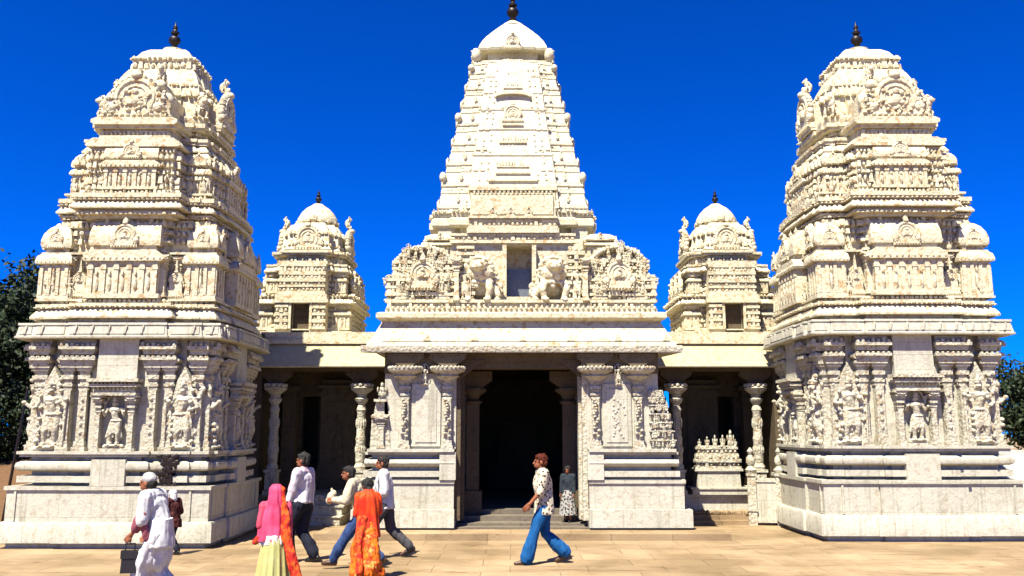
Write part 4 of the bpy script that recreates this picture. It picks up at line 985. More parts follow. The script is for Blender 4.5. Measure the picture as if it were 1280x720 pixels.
# ------------------------------------------------------------------ small shrine towers on the gallery roofs
def small_tower(label, loc, seed, s):
    t = thing('small_shrine_tower', label, 'tower', loc, 0, 'small shrine towers on the gallery roofs', (1, 1, 1.06))
    def st(name, z0, a, cmds, rows, front):
        m = MB(); P = outline(a, a, [(.8, .04)], front); pr, z = bands(z0, cmds); ploft(m, P, pr)
        for off, zz, h, stp, d, kd in rows: row(m, P, off, zz, h, stp, d, seed + int(zz * 31), kd)
        return obj(name, m, CREAM, t), z, m
    fw = (.60, .30)
    b, z, _ = st('storey', 0, 1.08, [('s', .12, .10), ('r', .02, .08), ('w', -.06, .50), ('s', .02, .05), ('k', .15, .14), ('s', .08, .05)], [(-.05, .18, .10, .10, .07, 'mix'), (-.05, .32, .08, .08, .05, 'mix'), (-.05, .44, .10, .09, .07, 'mix'), (-.05, .58, .08, .07, .05, 'mix'), (.10, .90, .06, .09, .05, 'mix')], (.62, .0))
    for sx, sy in ((-1, -1), (1, -1), (1, 1)):
        m = MB(); m.push(trans(sx * .95, sy * .95, .14)); kuta_mb(m, .40, .78, seed); m.pop(); obj('corner_pavilion', m, CREAM, b)
    # window bay
    m = MB(); y0 = -1.42
    for xa, xb in ((-.60, -.22), (.22, .60)): m.box(xa, xb, y0, -.9, .10, .72)
    m.box(-.22, .22, y0, -.9, .02, .13); m.box(-.60, .60, y0, -.9, .02, .10); m.box(-.66, .66, y0 - .10, -.9, .72, .80); m.box(-.62, .62, y0 - .06, -.9, .80, .92)
    m.box(-.28, -.22, y0 - .06, y0 + .1, .13, .72); m.box(.22, .28, y0 - .06, y0 + .1, .13, .72); m.box(-.22, .22, -1.06, -.9, .13, .72)
    for sx in (-1, 1): carved_block(m, min(sx * .3, sx * .6), max(sx * .3, sx * .6), .12, .7, y0, .08, seed + sx, .08)
    m.box(-.56, .56, y0 + .05, -.9, .92, 1.70); carved_block(m, -.56, .56, .92, 1.62, y0 + .05, .07, seed + 3, .09); m.box(-.6, .6, y0, -.9, 1.62, 1.70)
    wb = obj('window_bay', m, CREAM, b)
    m = MB(); m.box(-.215, .215, -1.26, -1.22, .13, .72); obj('window_pane', m, DIM, wb)
    b, z, _ = st('storey', .98, .88, [('r', .04, .06), ('w', -.02, .42), ('s', .06, .04), ('k', .16, .14), ('s', .12, .05)], [(0, 1.05, .1, .1, .07, 'mix'), (0, 1.17, .1, .08, .05, 'mix'), (0, 1.30, .1, .09, .06, 'petal'), (0, 1.42, .06, .07, .05, 'ball')], (.55, .2))
    for sx in (-1, 1): m = MB(); m.push(trans(sx * .84, -.84, 1.02)); kuta_mb(m, .32, .62, seed); m.pop(); obj('corner_pavilion', m, CREAM, b)
    b, z, _ = st('storey', 1.69, .76, [('r', .0, .07), ('r', .0, .14), ('s', .10, .05), ('s', .14, .06)], [(0, 1.74, .12, .09, .06, 'mix')], (.50, .24))
    m = MB(); P = outline(.66, .66, [(.6, .04)], (.48, .26)); ploft(m, P, [(.06, 2.0), (.10, 2.06), (.04, 2.14), (.02, 2.45), (-.04, 2.62), (-.12, 2.74)])
    row(m, P, .03, 2.14, .08, .09, .05, seed, 'mix'); row(m, P, .01, 2.42, .1, .1, .06, seed + 4, 'petal')
    m.push(trans(0, -.95, 2.06)); kudu_mb(m, .72, .62, .10, seed, True); m.pop()
    for q in range(14): rr = random.Random(q + seed); m.stamp(SEAT_LOW, trans(rr.uniform(-.5, .5), -.93, 2.08 + rr.uniform(0, .3)) @ scl(.1, .1, .14))
    for ang in (PI / 2, -PI / 2): m.push(rotz(ang) @ trans(0, -.78, 2.02)); kudu_mb(m, .74, .80, .2, seed); m.stamp(LION, trans(0, .0, .74) @ scl(.26, .26, .32)); m.pop()
    n = 24; ang = np.arange(n) * 2 * PI / n
    m.lathe([(.44, 2.62), (.44, 2.84)], 24); m.lathe([(.46, 2.88), (.53, 2.84), (.54, 2.90), (.50, 3.01), (.42, 3.14), (.30, 3.26), (.17, 3.34), (.12, 3.38)], 24)
    for k in range(16): t_ = k * PI / 8; m.stamp(BALL1, trans(.50 * math.cos(t_), .50 * math.sin(t_), 2.87) @ scl(.075, .075, .06))
    m.stamp(BALL1, trans(0, -.52, 2.93) @ scl(.12, .08, .11))
    obj('dome', m, CREAM, t)
    for ang in (PI / 2, -PI / 2):
        for yy in (-.55, 0, .55):
            m = MB(); m.push(rotz(ang)); m.push(trans(yy, -1.06, .98)); kudu_mb(m, .42, .62, .14, seed, False); m.pop(); m.pop(); obj('side_gable', m, CREAM, t)
    fo = obj('finial', finial_mb(.40, .085), BRONZE, t); fo.location = (0, 0, 3.36)
small_tower('small domed shrine tower with a dark window on the left gallery roof', (-5.08, 22.0, 4.30), 3, -1)
small_tower('small domed shrine tower with a dark window on the right gallery roof', (5.33, 22.0, 4.30), 6, 1)
# ------------------------------------------------------------------ surroundings
def leafmat(name, a, b_):
    m, nt, b = newmat(name, .6, .2); P = coords(nt)
    r = ramp(nt, [(.35, a), (.65, b_)], tex(nt, 1.2, 5, .6, P)); L(nt, r.outputs[0], b.inputs['Base Color']); return m
LEAF = leafmat('dark_foliage', (.010, .018, .007), (.022, .034, .011)); BARK = simple('tree_bark', (.10, .07, .045), .9)
def tree_meshes(seed, h, w, nleaf=9000):
    r = random.Random(seed); nr = np.random.default_rng(seed)
    tm = MB(); tips = []
    def limb(p, d, L_, rad, lv):
        q = p + d * L_; tm.cap(p, q, rad, rad * .65, 7)
        if lv == 0: tips.append(q); return
        for k in range(3 if lv > 1 else 4):
            a = r.uniform(0, 2 * PI); t = r.uniform(.35, .8); nd = d * math.cos(t) + np.array((math.cos(a), math.sin(a), .25)) * math.sin(t); nd /= np.linalg.norm(nd)
            limb(q - d * L_ * r.uniform(0, .35), nd, L_ * r.uniform(.6, .85), rad * .58, lv - 1)
    limb(np.zeros(3), np.array((.03, 0, 1.)), h * .30, h * .028, 3)
    tips = np.array(tips)
    cl = np.concatenate([tips, tips * (1, 1, .75), tips * (.8, .8, .6)]); cl[:, :2] *= w / max(1e-3, np.abs(tips[:, :2]).max()); cl[:, 2] *= h * .93 / cl[:, 2].max()
    c = cl[nr.integers(0, len(cl), nleaf)] + nr.normal(0, .085 * h / 1.6, (nleaf, 3)); c[:, 2] = np.maximum(c[:, 2], .06 * h)
    s = nr.uniform(.05, .12, (nleaf, 1)) * (h / 6) ** .5
    u = nr.normal(size=(nleaf, 3)); u /= np.linalg.norm(u, axis=1)[:, None]; v = np.cross(u, nr.normal(size=(nleaf, 3))); v /= np.linalg.norm(v, axis=1)[:, None]
    V = np.stack([c - u * s, c + v * s * .55, c + u * s, c - v * s * .55], 1).reshape(-1, 3)
    lm = MB(); lm.raw(V, np.arange(nleaf * 4).reshape(-1, 4))
    return tm.mesh('trunk'), lm.mesh('crown', 0)
TV = [tree_meshes(3, 6.4, 2.6, 22000), tree_meshes(8, 4.6, 2.3, 16000), tree_meshes(15, 8.0, 3.4, 22000)]
def tree(x, y, v, sc, rz, label, group='trees around the courtyard'):
    t = thing('broadleaf_tree', label, 'tree', (x, y, 0), rz, group, sc)
    obj('trunk', TV[v][0], None, t); obj('crown', TV[v][1], None, t)
for a, b_ in TV: a.materials.append(BARK); b_.materials.append(LEAF)
tree(-14.6, 25.5, 0, .98, 0, 'tall dark green tree seen directly left of the left corner tower')
tree(-16.4, 24.0, 1, 1.22, 1.0, 'dense dark tree at the far left edge of the photo')
tree(-15.2, 22.8, 1, .8, 2.1, 'low dark bushy tree in front of the left trees')
tree(-14.3, 24.0, 1, .72, 3.3, 'rounded dark bush like tree close to the left tower base')
tree(-18.5, 28.0, 2, 1.0, 2.0, 'broad dark tree behind the far left trees')
tree(16.2, 25.5, 1, .93, .4, 'dark green tree seen directly right of the right corner tower')
tree(18.2, 25.0, 1, 1.0, 2.4, 'dark green tree at the far right edge of the photo')
tree(16.0, 23.2, 1, .55, 1.4, 'low dark shrubby tree behind the white wall on the right')
for k, (x, y, v, s_) in enumerate(((-24, 30, 2, 1.0), (-21, 24, 0, 1.0), (22.5, 29, 0, .8), (25, 26, 1, 1.1), (-28, 36, 2, 1.1), (29, 35, 0, .9))):
    tree(x, y, v, s_, k, None); COL.objects[-1]
    bpy.context.view_layer.update()
for o in [o for o in COL.objects if o.name.startswith('broadleaf_tree') and not o.get('label')]:
    o['label'] = 'dark tree standing outside the frame beyond the courtyard corner' if False else 'dark tree in the belt beyond the courtyard, outside the frame'
    o['group'] = 'outer tree belt'
EARTH = simple('red_brown_earth', (.20, .11, .055), .95, 0, .1)
m = MB(); nr = np.random.default_rng(5)
gx, gy = np.meshgrid(np.linspace(-30, -9.6, 40), np.linspace(19.5, 30, 24)); 
zz = 1.25 * np.clip((gy - 19.6) / 3, 0, 1) * np.clip((-9.7 - gx) / 1.0, 0, 1) * (1 + .1 * np.sin(gx * 2.1) * np.cos(gy * 1.7)) + nr.uniform(-.05, .05, gx.shape) - .06
I = np.arange(gx.size).reshape(gx.shape); m.raw(np.stack([gx, gy, zz], -1).reshape(-1, 3), np.stack([I[:-1, :-1], I[:-1, 1:], I[1:, 1:], I[1:, :-1]], -1).reshape(-1, 4)); struct('earth_bank', m, EARTH)
m = MB(); m.cap((0, 0, 0), (.28, 0, 2.9), .035, .022, 8); m.lathe([(.08, 0), (.07, .1), (.04, .12)], 10); m.ball((.28, 0, 2.92), .035)
o = obj('slanted_pole', m, BRONZE); o.location = (-10.65, 18.6, 0); tag(o, 'thin dark slanted pole at the far left in front of the earth bank', 'pole')
WHITE = stone('white_painted_wall', (.72, .71, .68), (.68, .67, .63), (.5, .45, .38), .3, .1)
m = MB(); m.box(-3, 5, -.12, .12, 0, 1.42); m.box(-3, 5, -.20, .20, 1.42, 1.56)
for k in range(3): m.box(-2.6 + k * 2.6, -2.3 + k * 2.6, -.18, .18, 0, 1.66)
o = obj('low_wall', m, WHITE); o.location = (13.2, 21.6, 0); tag(o, 'low white painted boundary wall at the far right behind the tower', 'wall')
m = MB(); m.lathe([(.95, 0), (.98, .1), (.90, .9), (.80, 1.25), (.55, 1.42), (.2, 1.5), (.05, 1.52)], 26); 
o = obj('rounded_kerb_stone', m, WHITE); o.location = (11.35, 19.6, 0); tag(o, 'white rounded masonry block standing right of the right tower', 'block')
# ------------------------------------------------------------------ people
SKIN = cloth('brown_skin', (.40, .150, .075), (.33, .115, .055), 9, .4, .6, rough=.5)
HAIR = simple('black_hair', (.015, .012, .010), .85); GREYHAIR = simple('grey_white_hair', (.55, .53, .5), .7)
EYE = simple('dark_eye', (.02, .015, .012), .2); LEATHER = simple('brown_leather', (.10, .045, .02), .5); BLACKL = simple('black_leather', (.02, .018, .018), .45)
WSHIRT = cloth('white_cotton', (.78, .77, .76)); PSHIRT = cloth('white_and_pink_cotton', (.76, .70, .72), (.70, .42, .50), 4, .52, .66)
CSHIRT = cloth('cream_cotton', (.66, .58, .40)); JEANS = cloth('blue_denim', (.025, .055, .16), (.05, .09, .22), 8, .4, .7)
BJEANS = cloth('bright_blue_denim', (.006, .085, .26), (.015, .13, .36), 6, .4, .7); GREY = cloth('grey_trouser_cloth', (.085, .08, .085))
DARK = cloth('dark_navy_cloth', (.018, .020, .035)); MAROON = cloth('dark_maroon_cloth', (.055, .014, .014), (.11, .03, .025), 12)
FLORAL = cloth('cream_floral_cotton', (.045, .035, .02), (.70, .62, .46), 21, .30, .40, 'vor'); FLOR2 = cloth('black_and_white_floral_cotton', (.02, .02, .02), (.42, .40, .36), 22, .36, .44, 'vor')
PINK = cloth('pink_veil', (.80, .10, .22), (.68, .05, .13), 5, .4, .65, rough=.6); REDC = cloth('red_orange_drape', (.80, .035, .012), (.85, .10, .015), 5, .4, .65, rough=.6)
ORANGE = cloth('orange_patterned_sari', (.85, .20, .015), (.70, .035, .012), 11, .46, .56, rough=.6, c3=(.85, .42, .08)); LIME = cloth('pale_yellow_green_cloth', (.55, .54, .22), (.46, .44, .15), 5, .4, .7)
ORED = cloth('orange_red_border', (.80, .13, .02), (.62, .03, .02), 14, .45, .55); SLATE = cloth('dark_slate_cloth', (.03, .04, .05))
V3 = lambda *a: np.array(a, float)
def ik(a, b, l1, l2, bend):
    d = b - a; D = min(np.linalg.norm(d), (l1 + l2) * .999); u = d / np.linalg.norm(d)
    x = (l1 * l1 - l2 * l2 + D * D) / (2 * D); hgt = math.sqrt(max(0, l1 * l1 - x * x))
    n = bend - u * (bend @ u); n /= np.linalg.norm(n); return a + u * x + n * hgt, a + u * D
def hand(m, wr, d, s, up, curl=.5, k=1.0):
    """palm, four unequal bent fingers and a thumb leaving the side of the palm near its base"""
    d = d / np.linalg.norm(d); nrm = up - d * (up @ d); nrm /= np.linalg.norm(nrm); lat = np.cross(d, nrm) * s
    for q in range(4):
        o = (q - 1.5) * .019 * k; m.cap(wr + lat * o * .7, wr + d * .085 * k + lat * o, .015 * k, .0135 * k, 8)
    for q, ln in enumerate((.066, .076, .070, .054)):
        p = wr + d * .088 * k + lat * (q - 1.5) * .0215 * k; a = d * math.cos(curl * .5) - nrm * math.sin(curl * .5); b = d * math.cos(curl * 1.5) - nrm * math.sin(curl * 1.5)
        p1 = p + a * ln * .5 * k; m.cap(p, p1, .0095 * k, .009 * k, 7); m.cap(p1, p1 + b * ln * .5 * k, .009 * k, .0075 * k, 7)
    p = wr + d * .022 * k - lat * .026 * k; p1 = p + (d * .75 - lat * .6 - nrm * .2) * .042 * k; m.cap(p, p1, .013 * k, .011 * k, 7); m.cap(p1, p1 + (d * .95 - lat * .1 - nrm * .3) * .032 * k, .0105 * k, .0085 * k, 7)
class Fig:
    """joints of a figure 1.7 m tall facing +x, left side +y"""
    def __init__(s, H=1.7, pel=(0, .93), lean=.04, feet=((.30, 0), (-.32, .07)), hands=None, head=(0, 0), wide=1.0, female=False):
        s.k = H / 1.7; s.female = female
        s.P = V3(pel[0], 0, pel[1]); s.C = s.P + V3(lean, 0, .33); s.Nk = s.P + V3(lean * 1.35, 0, .53); s.Hd = s.P + V3(lean * 1.5 + .03 + head[0], 0, .655 + head[1])
        sw = (.165 if female else .185) * wide; s.Sh = [s.P + V3(lean * 1.25, sg * sw, .475) for sg in (1, -1)]; s.Hp = [s.P + V3(0, sg * .09, -.02) for sg in (1, -1)]
        s.An = [V3(x, sg * .085, .085 + z) for (x, z), sg in zip(feet, (1, -1))]; s.pitch = [z for x, z in feet]
        s.Kn = []
        for i in range(2):
            kn, an = ik(s.Hp[i], s.An[i], .435, .43, V3(1, 0, 0)); s.Kn.append(kn); s.An[i] = an
        hands = hands or ((-.20, .24, .82), (.22, .24, .84)); s.El = []; s.Wr = []
        for i, sg in enumerate((1, -1)):
            t = V3(hands[i][0], sg * hands[i][1], hands[i][2]); e, w = ik(s.Sh[i], t, .285, .25, V3(-1, sg * .5, -.3)); s.El.append(e); s.Wr.append(w)
        s.yaw = 0
    def body(s, curl=.6):
        m = MB(); f = s.female
        m.ball(s.P + V3(0, 0, 0), (.105, .15, .11)); m.cap(s.P + V3(0, .0, .05), s.C, .105, .115, 14); m.ball(s.C + V3(0, 0, .03), (.11, .155, .13)); m.cap(s.Sh[0] * .8 + s.Sh[1] * .2, s.Sh[0] * .2 + s.Sh[1] * .8, .068, .068)
        m.cap(s.Nk - V3(0, 0, .06), s.Hd - V3(.03, 0, .05), .055, .05)
        h = s.Hd; m.ball(h + V3(-.01, 0, .03), (.098, .076, .095)); m.ball(h + V3(.03, 0, -.035), (.060, .056, .068)); m.ball(h + V3(.055, 0, -.075), (.028, .03, .022))
        m.cap(h + V3(.088, 0, .012), h + V3(.108, 0, -.022), .010, .015, 8); m.ball(h + V3(.092, 0, -.056), (.010, .024, .007)); m.ball(h + V3(.090, 0, -.068), (.010, .021, .007)); m.cap(h + V3(.086, -.035, .03), h + V3(.086, .035, .03), .010, .010, 6)
        for sg in (1, -1): m.ball(h + V3(-.012, sg * .077, -.005), (.022, .011, .033))
        for i, sg in enumerate((1, -1)):
            m.cap(s.Hp[i], s.Kn[i], .085, .056, 12); m.cap(s.Kn[i], s.Kn[i] * .65 + s.An[i] * .35 - V3(.012, 0, 0), .054, .056, 12); m.cap(s.Kn[i] * .65 + s.An[i] * .35 - V3(.012, 0, 0), s.An[i], .056, .036, 12)
            m.cap(s.Sh[i], s.El[i], .052, .040, 12); m.cap(s.El[i], s.Wr[i], .040, .026, 12); m.ball(s.El[i], .040)
            p = s.pitch[i] * 5.0; fd = V3(math.cos(p), 0, -math.sin(p)); a = s.An[i]
            m.cap(a - fd * .03 - V3(0, 0, .045), a + fd * .09 - V3(0, 0, .05), .034, .032); m.cap(a + fd * .09 - V3(0, 0, .052), a + fd * .155 - V3(0, 0, .060), .032, .020)
            d = s.Wr[i] - s.El[i]; hand(m, s.Wr[i], d / np.linalg.norm(d) + V3(.15, 0, -.1), sg, V3(0, sg, .15), curl)
        return s.fin(remesh(m, .0065, 2, 'body'))
    def fin(s, me):
        me.transform(Matrix.Scale(s.k, 4)); return me
    def soft(s, m, vox=.010, fold=.013, fr=9, smooth=3, cut=None, solid=False):
        me = remesh(m, vox, smooth, 'cloth'); n = len(me.vertices)
        co = np.zeros(n * 3, np.float32); me.vertices.foreach_get('co', co); no = np.zeros(n * 3, np.float32); me.vertices.foreach_get('normal', no)
        co = co.reshape(-1, 3); no = no.reshape(-1, 3); ph = fr
        d = np.array([noise.noise(Vector((c[0] * ph, c[1] * ph, c[2] * ph * .35))) for c in co]) + .5 * np.array([noise.noise(Vector((c[0] * ph * 2.3, c[1] * ph * 2.3, c[2] * ph * .8 + 5))) for c in co])
        co += no * (d * fold * 1.6)[:, None]; me.vertices.foreach_set('co', co.ravel()); me.update()
        return s.fin(me)
    def shirt(s, sleeve=1.0, hem=.0, r=.022, flare=.0, seg=None):
        m = MB(); m.ball(s.P + V3(0, 0, .0), (.12 + r + flare, .155 + r + flare, .12)); m.cap(s.P + V3(0, 0, .08), s.C, .118 + r, .125 + r, 14); m.ball(s.C + V3(0, 0, .04), (.118 + r, .165 + r, .135)); m.cap(s.Sh[0] * .85 + s.Sh[1] * .15, s.Sh[0] * .15 + s.Sh[1] * .85, .07 + r, .07 + r)
        m.cap(s.Nk - V3(0, 0, .07), s.Nk - V3(0, 0, .015), .07, .062)
        def slab(z, a, b): n = 20; t = np.arange(n) * 2 * PI / n; return np.stack([s.P[0] + a * np.cos(t), b * np.sin(t), np.full(n, z)], 1)
        z0 = s.P[2] - .05 - hem
        m.loft([slab(z0, .13 + r + flare, .17 + r + flare), slab(z0 + .02, .132 + r + flare, .172 + r + flare), slab(s.P[2] + .05, .125 + r, .165 + r), slab(s.P[2] + .2, .11 + r, .14 + r)])
        for i in range(2):
            m.cap(s.Sh[i], s.El[i], .062 + r, .05 + r * .9, 12)
            if sleeve < 1: pass
            else: m.cap(s.El[i], s.El[i] * .1 + s.Wr[i] * .9, .046 + r * .8, .034 + r * .6, 12)
        return s.soft(m)
    def trousers(s, r=.02, bell=0.0):
        m = MB(); m.ball(s.P, (.115 + r, .155 + r, .13)); 
        for i in range(2):
            m.cap(s.Hp[i], s.Kn[i], .10 + r * .6, .064 + r, 12); e = s.Kn[i] * .06 + s.An[i] * .94; m.cap(s.Kn[i], e, .062 + r, .05 + r + bell, 12)
        return s.soft(m, .010, .013, 9)
    def shoes(s, me=None):
        out = []
        for i in range(2):
            m = MB(); p = s.pitch[i] * 5.0; fd = V3(math.cos(p), 0, -math.sin(p)); up = V3(math.sin(p), 0, math.cos(p)); a = s.An[i]
            m.cap(a - fd * .04 - up * .045, a + fd * .10 - up * .052, .042, .040, 12); m.cap(a + fd * .10 - up * .055, a + fd * .175 - up * .06, .040, .026, 12)
            q = [a - fd * .085, a + fd * .21]; m.cap(a - fd * .045 - up * .072, a + fd * .165 - up * .074, .030, .028, 10); out.append(s.fin(remesh(m, .008, 1, 'shoe')))
        return out
    def hair(s, long=0, bald=0):
        m = MB(); h = s.Hd; g = 1.12 if long else 1; m.ball(h + V3(-.024, 0, .047), (.104 * g, .087 * g, .095 * g)); m.ball(h + V3(-.05, 0, -.0), (.072 * g, .081 * g, .085 * g)); m.ball(h + V3(.04, .02, .085), (.045, .05, .03))
        if long: m.cap(h + V3(-.07, 0, 0), h + V3(-.085, 0, -.12), .06, .045); m.ball(h + V3(-.10, 0, -.04), .055)
        return s.soft(m, .008, .012, 34, 1)
    def eyes(s):
        m = MB()
        for sg in (1, -1): m.ball(s.Hd + V3(.083, sg * .030, .010), (.010, .012, .008))
        return s.fin(m.mesh('eyes'))
    def skirt(s, z0, z1, r0, r1, pl=18, amp=.02, cx1=0.0, seed=0, twist=.3, ry=1.0, thick=.008, solid=True):
        """pleated closed cloth tube from the waist z0 down to the hem z1"""
        r = random.Random(seed); n = 120; rings = []; ph = [r.uniform(0, 6.28) for _ in range(4)]
        for j in range(17):
            t = j / 16; z = z0 + (z1 - z0) * t; a = np.arange(n) * 2 * PI / n; R_ = r0 + (r1 - r0) * t ** .85
            w = amp * (t ** .7) * (np.sin(pl * a + ph[0] + twist * 3 * t) + .5 * np.sin(pl * .37 // 1 * a + ph[1] + t * 2) + .35 * np.sin(2 * pl * a + ph[2]))
            rr = R_ + w; rings.append(np.stack([s.P[0] + cx1 * t + rr * np.cos(a), rr * ry * np.sin(a), np.full(n, z) + .012 * t * np.sin(3 * a + ph[3])], 1))
        inner = [q * V3(1, 1, 1) + (V3(s.P[0] + cx1 * (1 - j / 16), 0, 0) - q) * V3(.06, .06, 0) for j, q in enumerate(rings[::-1])]
        m = MB(); m.loft(rings[::-1] if False else [q[::-1] for q in rings] + [q[::-1] for q in inner[:14]], True, True)
        return s.fin(m.mesh('skirt', 60))
def robe(F, lv, pl=9, amp=.012, seed=0, n=110, vx=0):
    """draped cloth as one closed sheet with soft hanging folds; lv: (z, x centre, rx, ry, fold depth)"""
    r = random.Random(seed); ph = [r.uniform(0, 6.28) for _ in range(5)]; lv = np.array(lv, float); M_ = 26; rings = []; a = np.arange(n) * 2 * PI / n
    s = np.linspace(0, len(lv) - 1, M_)
    for t in s:
        i = min(int(t), len(lv) - 2); f = t - i; f = f * f * (3 - 2 * f) * .5 + f * .5; z, cx, rx, ry, am = lv[i] * (1 - f) + lv[i + 1] * f
        w = am * amp / .01 * .01 * (np.sin(pl * a + ph[0] + 1.3 * math.sin(t * .7)) * .6 + .55 * np.sin((pl * 1.6 // 1) * a + ph[1] - t * .35) + .4 * np.sin(3 * a + ph[2] + t * .5))
        rings.append(np.stack([F.P[0] + cx + (rx + w) * np.cos(a), (ry + w) * np.sin(a), z + .25 * w + (.012 * np.sin(2 * a + ph[3]) * (t / M_))], 1)[::-1])
    ins = [(q - q.mean(0)) * V3(.93, .93, 1) + q.mean(0) for q in rings[::-1][:12]]
    m = MB(); m.loft(rings + ins, True, True); return F.fin(m.mesh('robe', 60))
def make_person(F, label, loc, rz, parts, curl=.6):
    t = thing('person', label, 'person', (loc[0], loc[1], 0), rz, None)
    obj('body', F.body(curl), SKIN, t, 0); obj('eyes', F.eyes(), EYE, t)
    for n_, me, mt in parts:
        o = bpy.data.objects.new(n_, me); COL.objects.link(o); o.parent = t; me.materials.clear(); me.materials.append(mt)
    return t
# man in the floral shirt and blue flares
F = Fig(1.66, (0, .915), .02, ((.30, .0), (-.34, .075)), ((.26, .20, .93), (-.10, .25, .84)))
sh = F.shoes()
make_person(F, 'man in a floral shirt and bright blue jeans walking past the doorway', (.50, 13.80), PI + R(6),
    [('shirt', F.shirt(.5, .10, .026, .01), FLORAL), ('jeans', F.trousers(.02, .045), BJEANS), ('hair', F.hair(), cloth('henna_hair', (.10, .018, .008))), ('shoe', sh[0], LEATHER), ('shoe', sh[1], LEATHER)])
# man in white shirt and grey trousers with a bag
F = Fig(1.62, (0, .91), .03, ((.20, 0), (-.42, .09)), ((.20, .16, .98), (.12, .22, .93)))
sh = F.shoes()
t = make_person(F, 'black haired man in a white shirt and grey trousers striding left of the gateway', (-2.05, 14.38), PI + R(4),
    [('shirt', F.shirt(1, .04, .026), WSHIRT), ('trousers', F.trousers(.022, .01), GREY), ('hair', F.hair(), HAIR), ('shoe', sh[0], BLACKL), ('shoe', sh[1], BLACKL)])
m = MB(); n = 14
m.loft([[(.24 - .05 * q, .34 + .035 * q * (q - 2), z) for q, z in ()] or [(.16 + .10 * math.cos(a) * w, -.0 + .255 + .05 * math.sin(a) * w, z) for a in np.arange(n) * 2 * PI / n] for z, w in ((.52, .8), (.54, 1), (.70, 1.05), (.86, .9), (.98, .5), (1.0, .4))])
m.cap((.16, .25, .98), (.02, .12, 1.36), .014, .014, 6)
b = tag(obj('cloth_bag', m, WSHIRT), 'white cloth bag hanging at the hip of the man in grey trousers', 'bag'); b.location = (-2.05, 14.38, 0); b.rotation_euler = (0, 0, PI + R(4)); b.location.x -= .06
# man in cream shirt and jeans, leaning forward
F = Fig(1.52, (-.05, .90), .13, ((.46, 0), (-.36, .08)), ((.42, .17, 1.12), (.40, .15, 1.10)), (.05, -.02))
sh = F.shoes()
make_person(F, 'man in a cream shirt and blue jeans leaning forward behind the woman in orange', (-2.28, 13.35), PI - R(5),
    [('shirt', F.shirt(1, .06, .03, .01), CSHIRT), ('jeans', F.trousers(.024, .01), JEANS), ('hair', F.hair(), HAIR), ('shoe', sh[0], LEATHER), ('shoe', sh[1], LEATHER)])
m = MB(); m.ball((0, 0, 0), (.07, .06, .085)); m.ball((.03, 0, .05), (.05, .05, .06)); m.ball((-.03, .01, -.05), (.06, .05, .06)); m.ball((0, 0, .11), (.02, .02, .03))
b = tag(obj('cloth_bundle', remesh(m, .008, 2), CSHIRT), 'small cream cloth bundle held out by the man in the cream shirt', 'bundle'); b.location = (-2.72, 13.36, 1.03)
# man in pink and white shirt, dark trousers
F = Fig(1.67, (0, .92), -.01, ((.12, 0), (-.22, .03)), ((.16, .21, .86), (-.02, .24, .84)))
sh = F.shoes()
make_person(F, 'black haired man in a white and pink shirt and dark navy trousers', (-3.30, 13.95), PI - R(18),
    [('shirt', F.shirt(1, -.05, .022), PSHIRT), ('trousers', F.trousers(.034, .01), DARK), ('hair', F.hair(), HAIR), ('shoe', sh[0], BLACKL), ('shoe', sh[1], BLACKL)])
# woman in red drape and orange sari
F = Fig(1.37, (0, .92), .03, ((.20, 0), (-.22, .05)), ((.24, .12, 1.04), (.22, .12, 1.02)), (.02, -.02), .95, True)
P = F.P; b0 = P[2]
drape = robe(F, [(b0 + .60, .01, .05, .05, 0), (b0 + .595, .01, .075, .08, .3), (b0 + .53, .0, .10, .12, .6), (b0 + .47, .0, .12, .175, 1), (b0 + .34, .01, .14, .195, 1), (b0 + .16, .01, .145, .19, 1.3), (b0 - .02, -.01, .165, .195, 1.6), (b0 - .18, -.03, .19, .21, 2), (b0 - .20, -.03, .19, .21, 2)], 7, .012, 9)
m = MB()
for i in range(2): m.cap(P + V3(0, 0, .0), F.Kn[i] + V3(0, 0, 0), .165, .12, 14); m.cap(F.Kn[i], F.An[i] + V3(0, 0, .03), .125, .15, 14)
m.cap(P + V3(-.08, 0, -.1), V3(-.28, .02, .30), .14, .16); m.cap(P + V3(-.12, .08, -.1), V3(-.38, .10, .16), .07, .08)
sari = F.soft(m, .013, .022, 13, 2)
m = MB()
for q, y in enumerate((.10, .15, .19)): m.cap(P + V3(-.12, y, .12), V3(-.24 - q * .05, y + .05, .22), .05, .06)
sash = F.soft(m, .012, .015, 14, 2); sh = F.shoes()
make_person(F, 'short black haired woman in a red drape and orange patterned sari seen from behind', (-1.98, 12.25), PI / 2 + R(28),
    [('blouse', F.shirt(.5, -.05, .012), REDC), ('drape', drape, REDC), ('sari', sari, ORANGE), ('sash', sash, ORED), ('hair', F.hair(1), HAIR), ('shoe', sh[0], LEATHER), ('shoe', sh[1], LEATHER)])
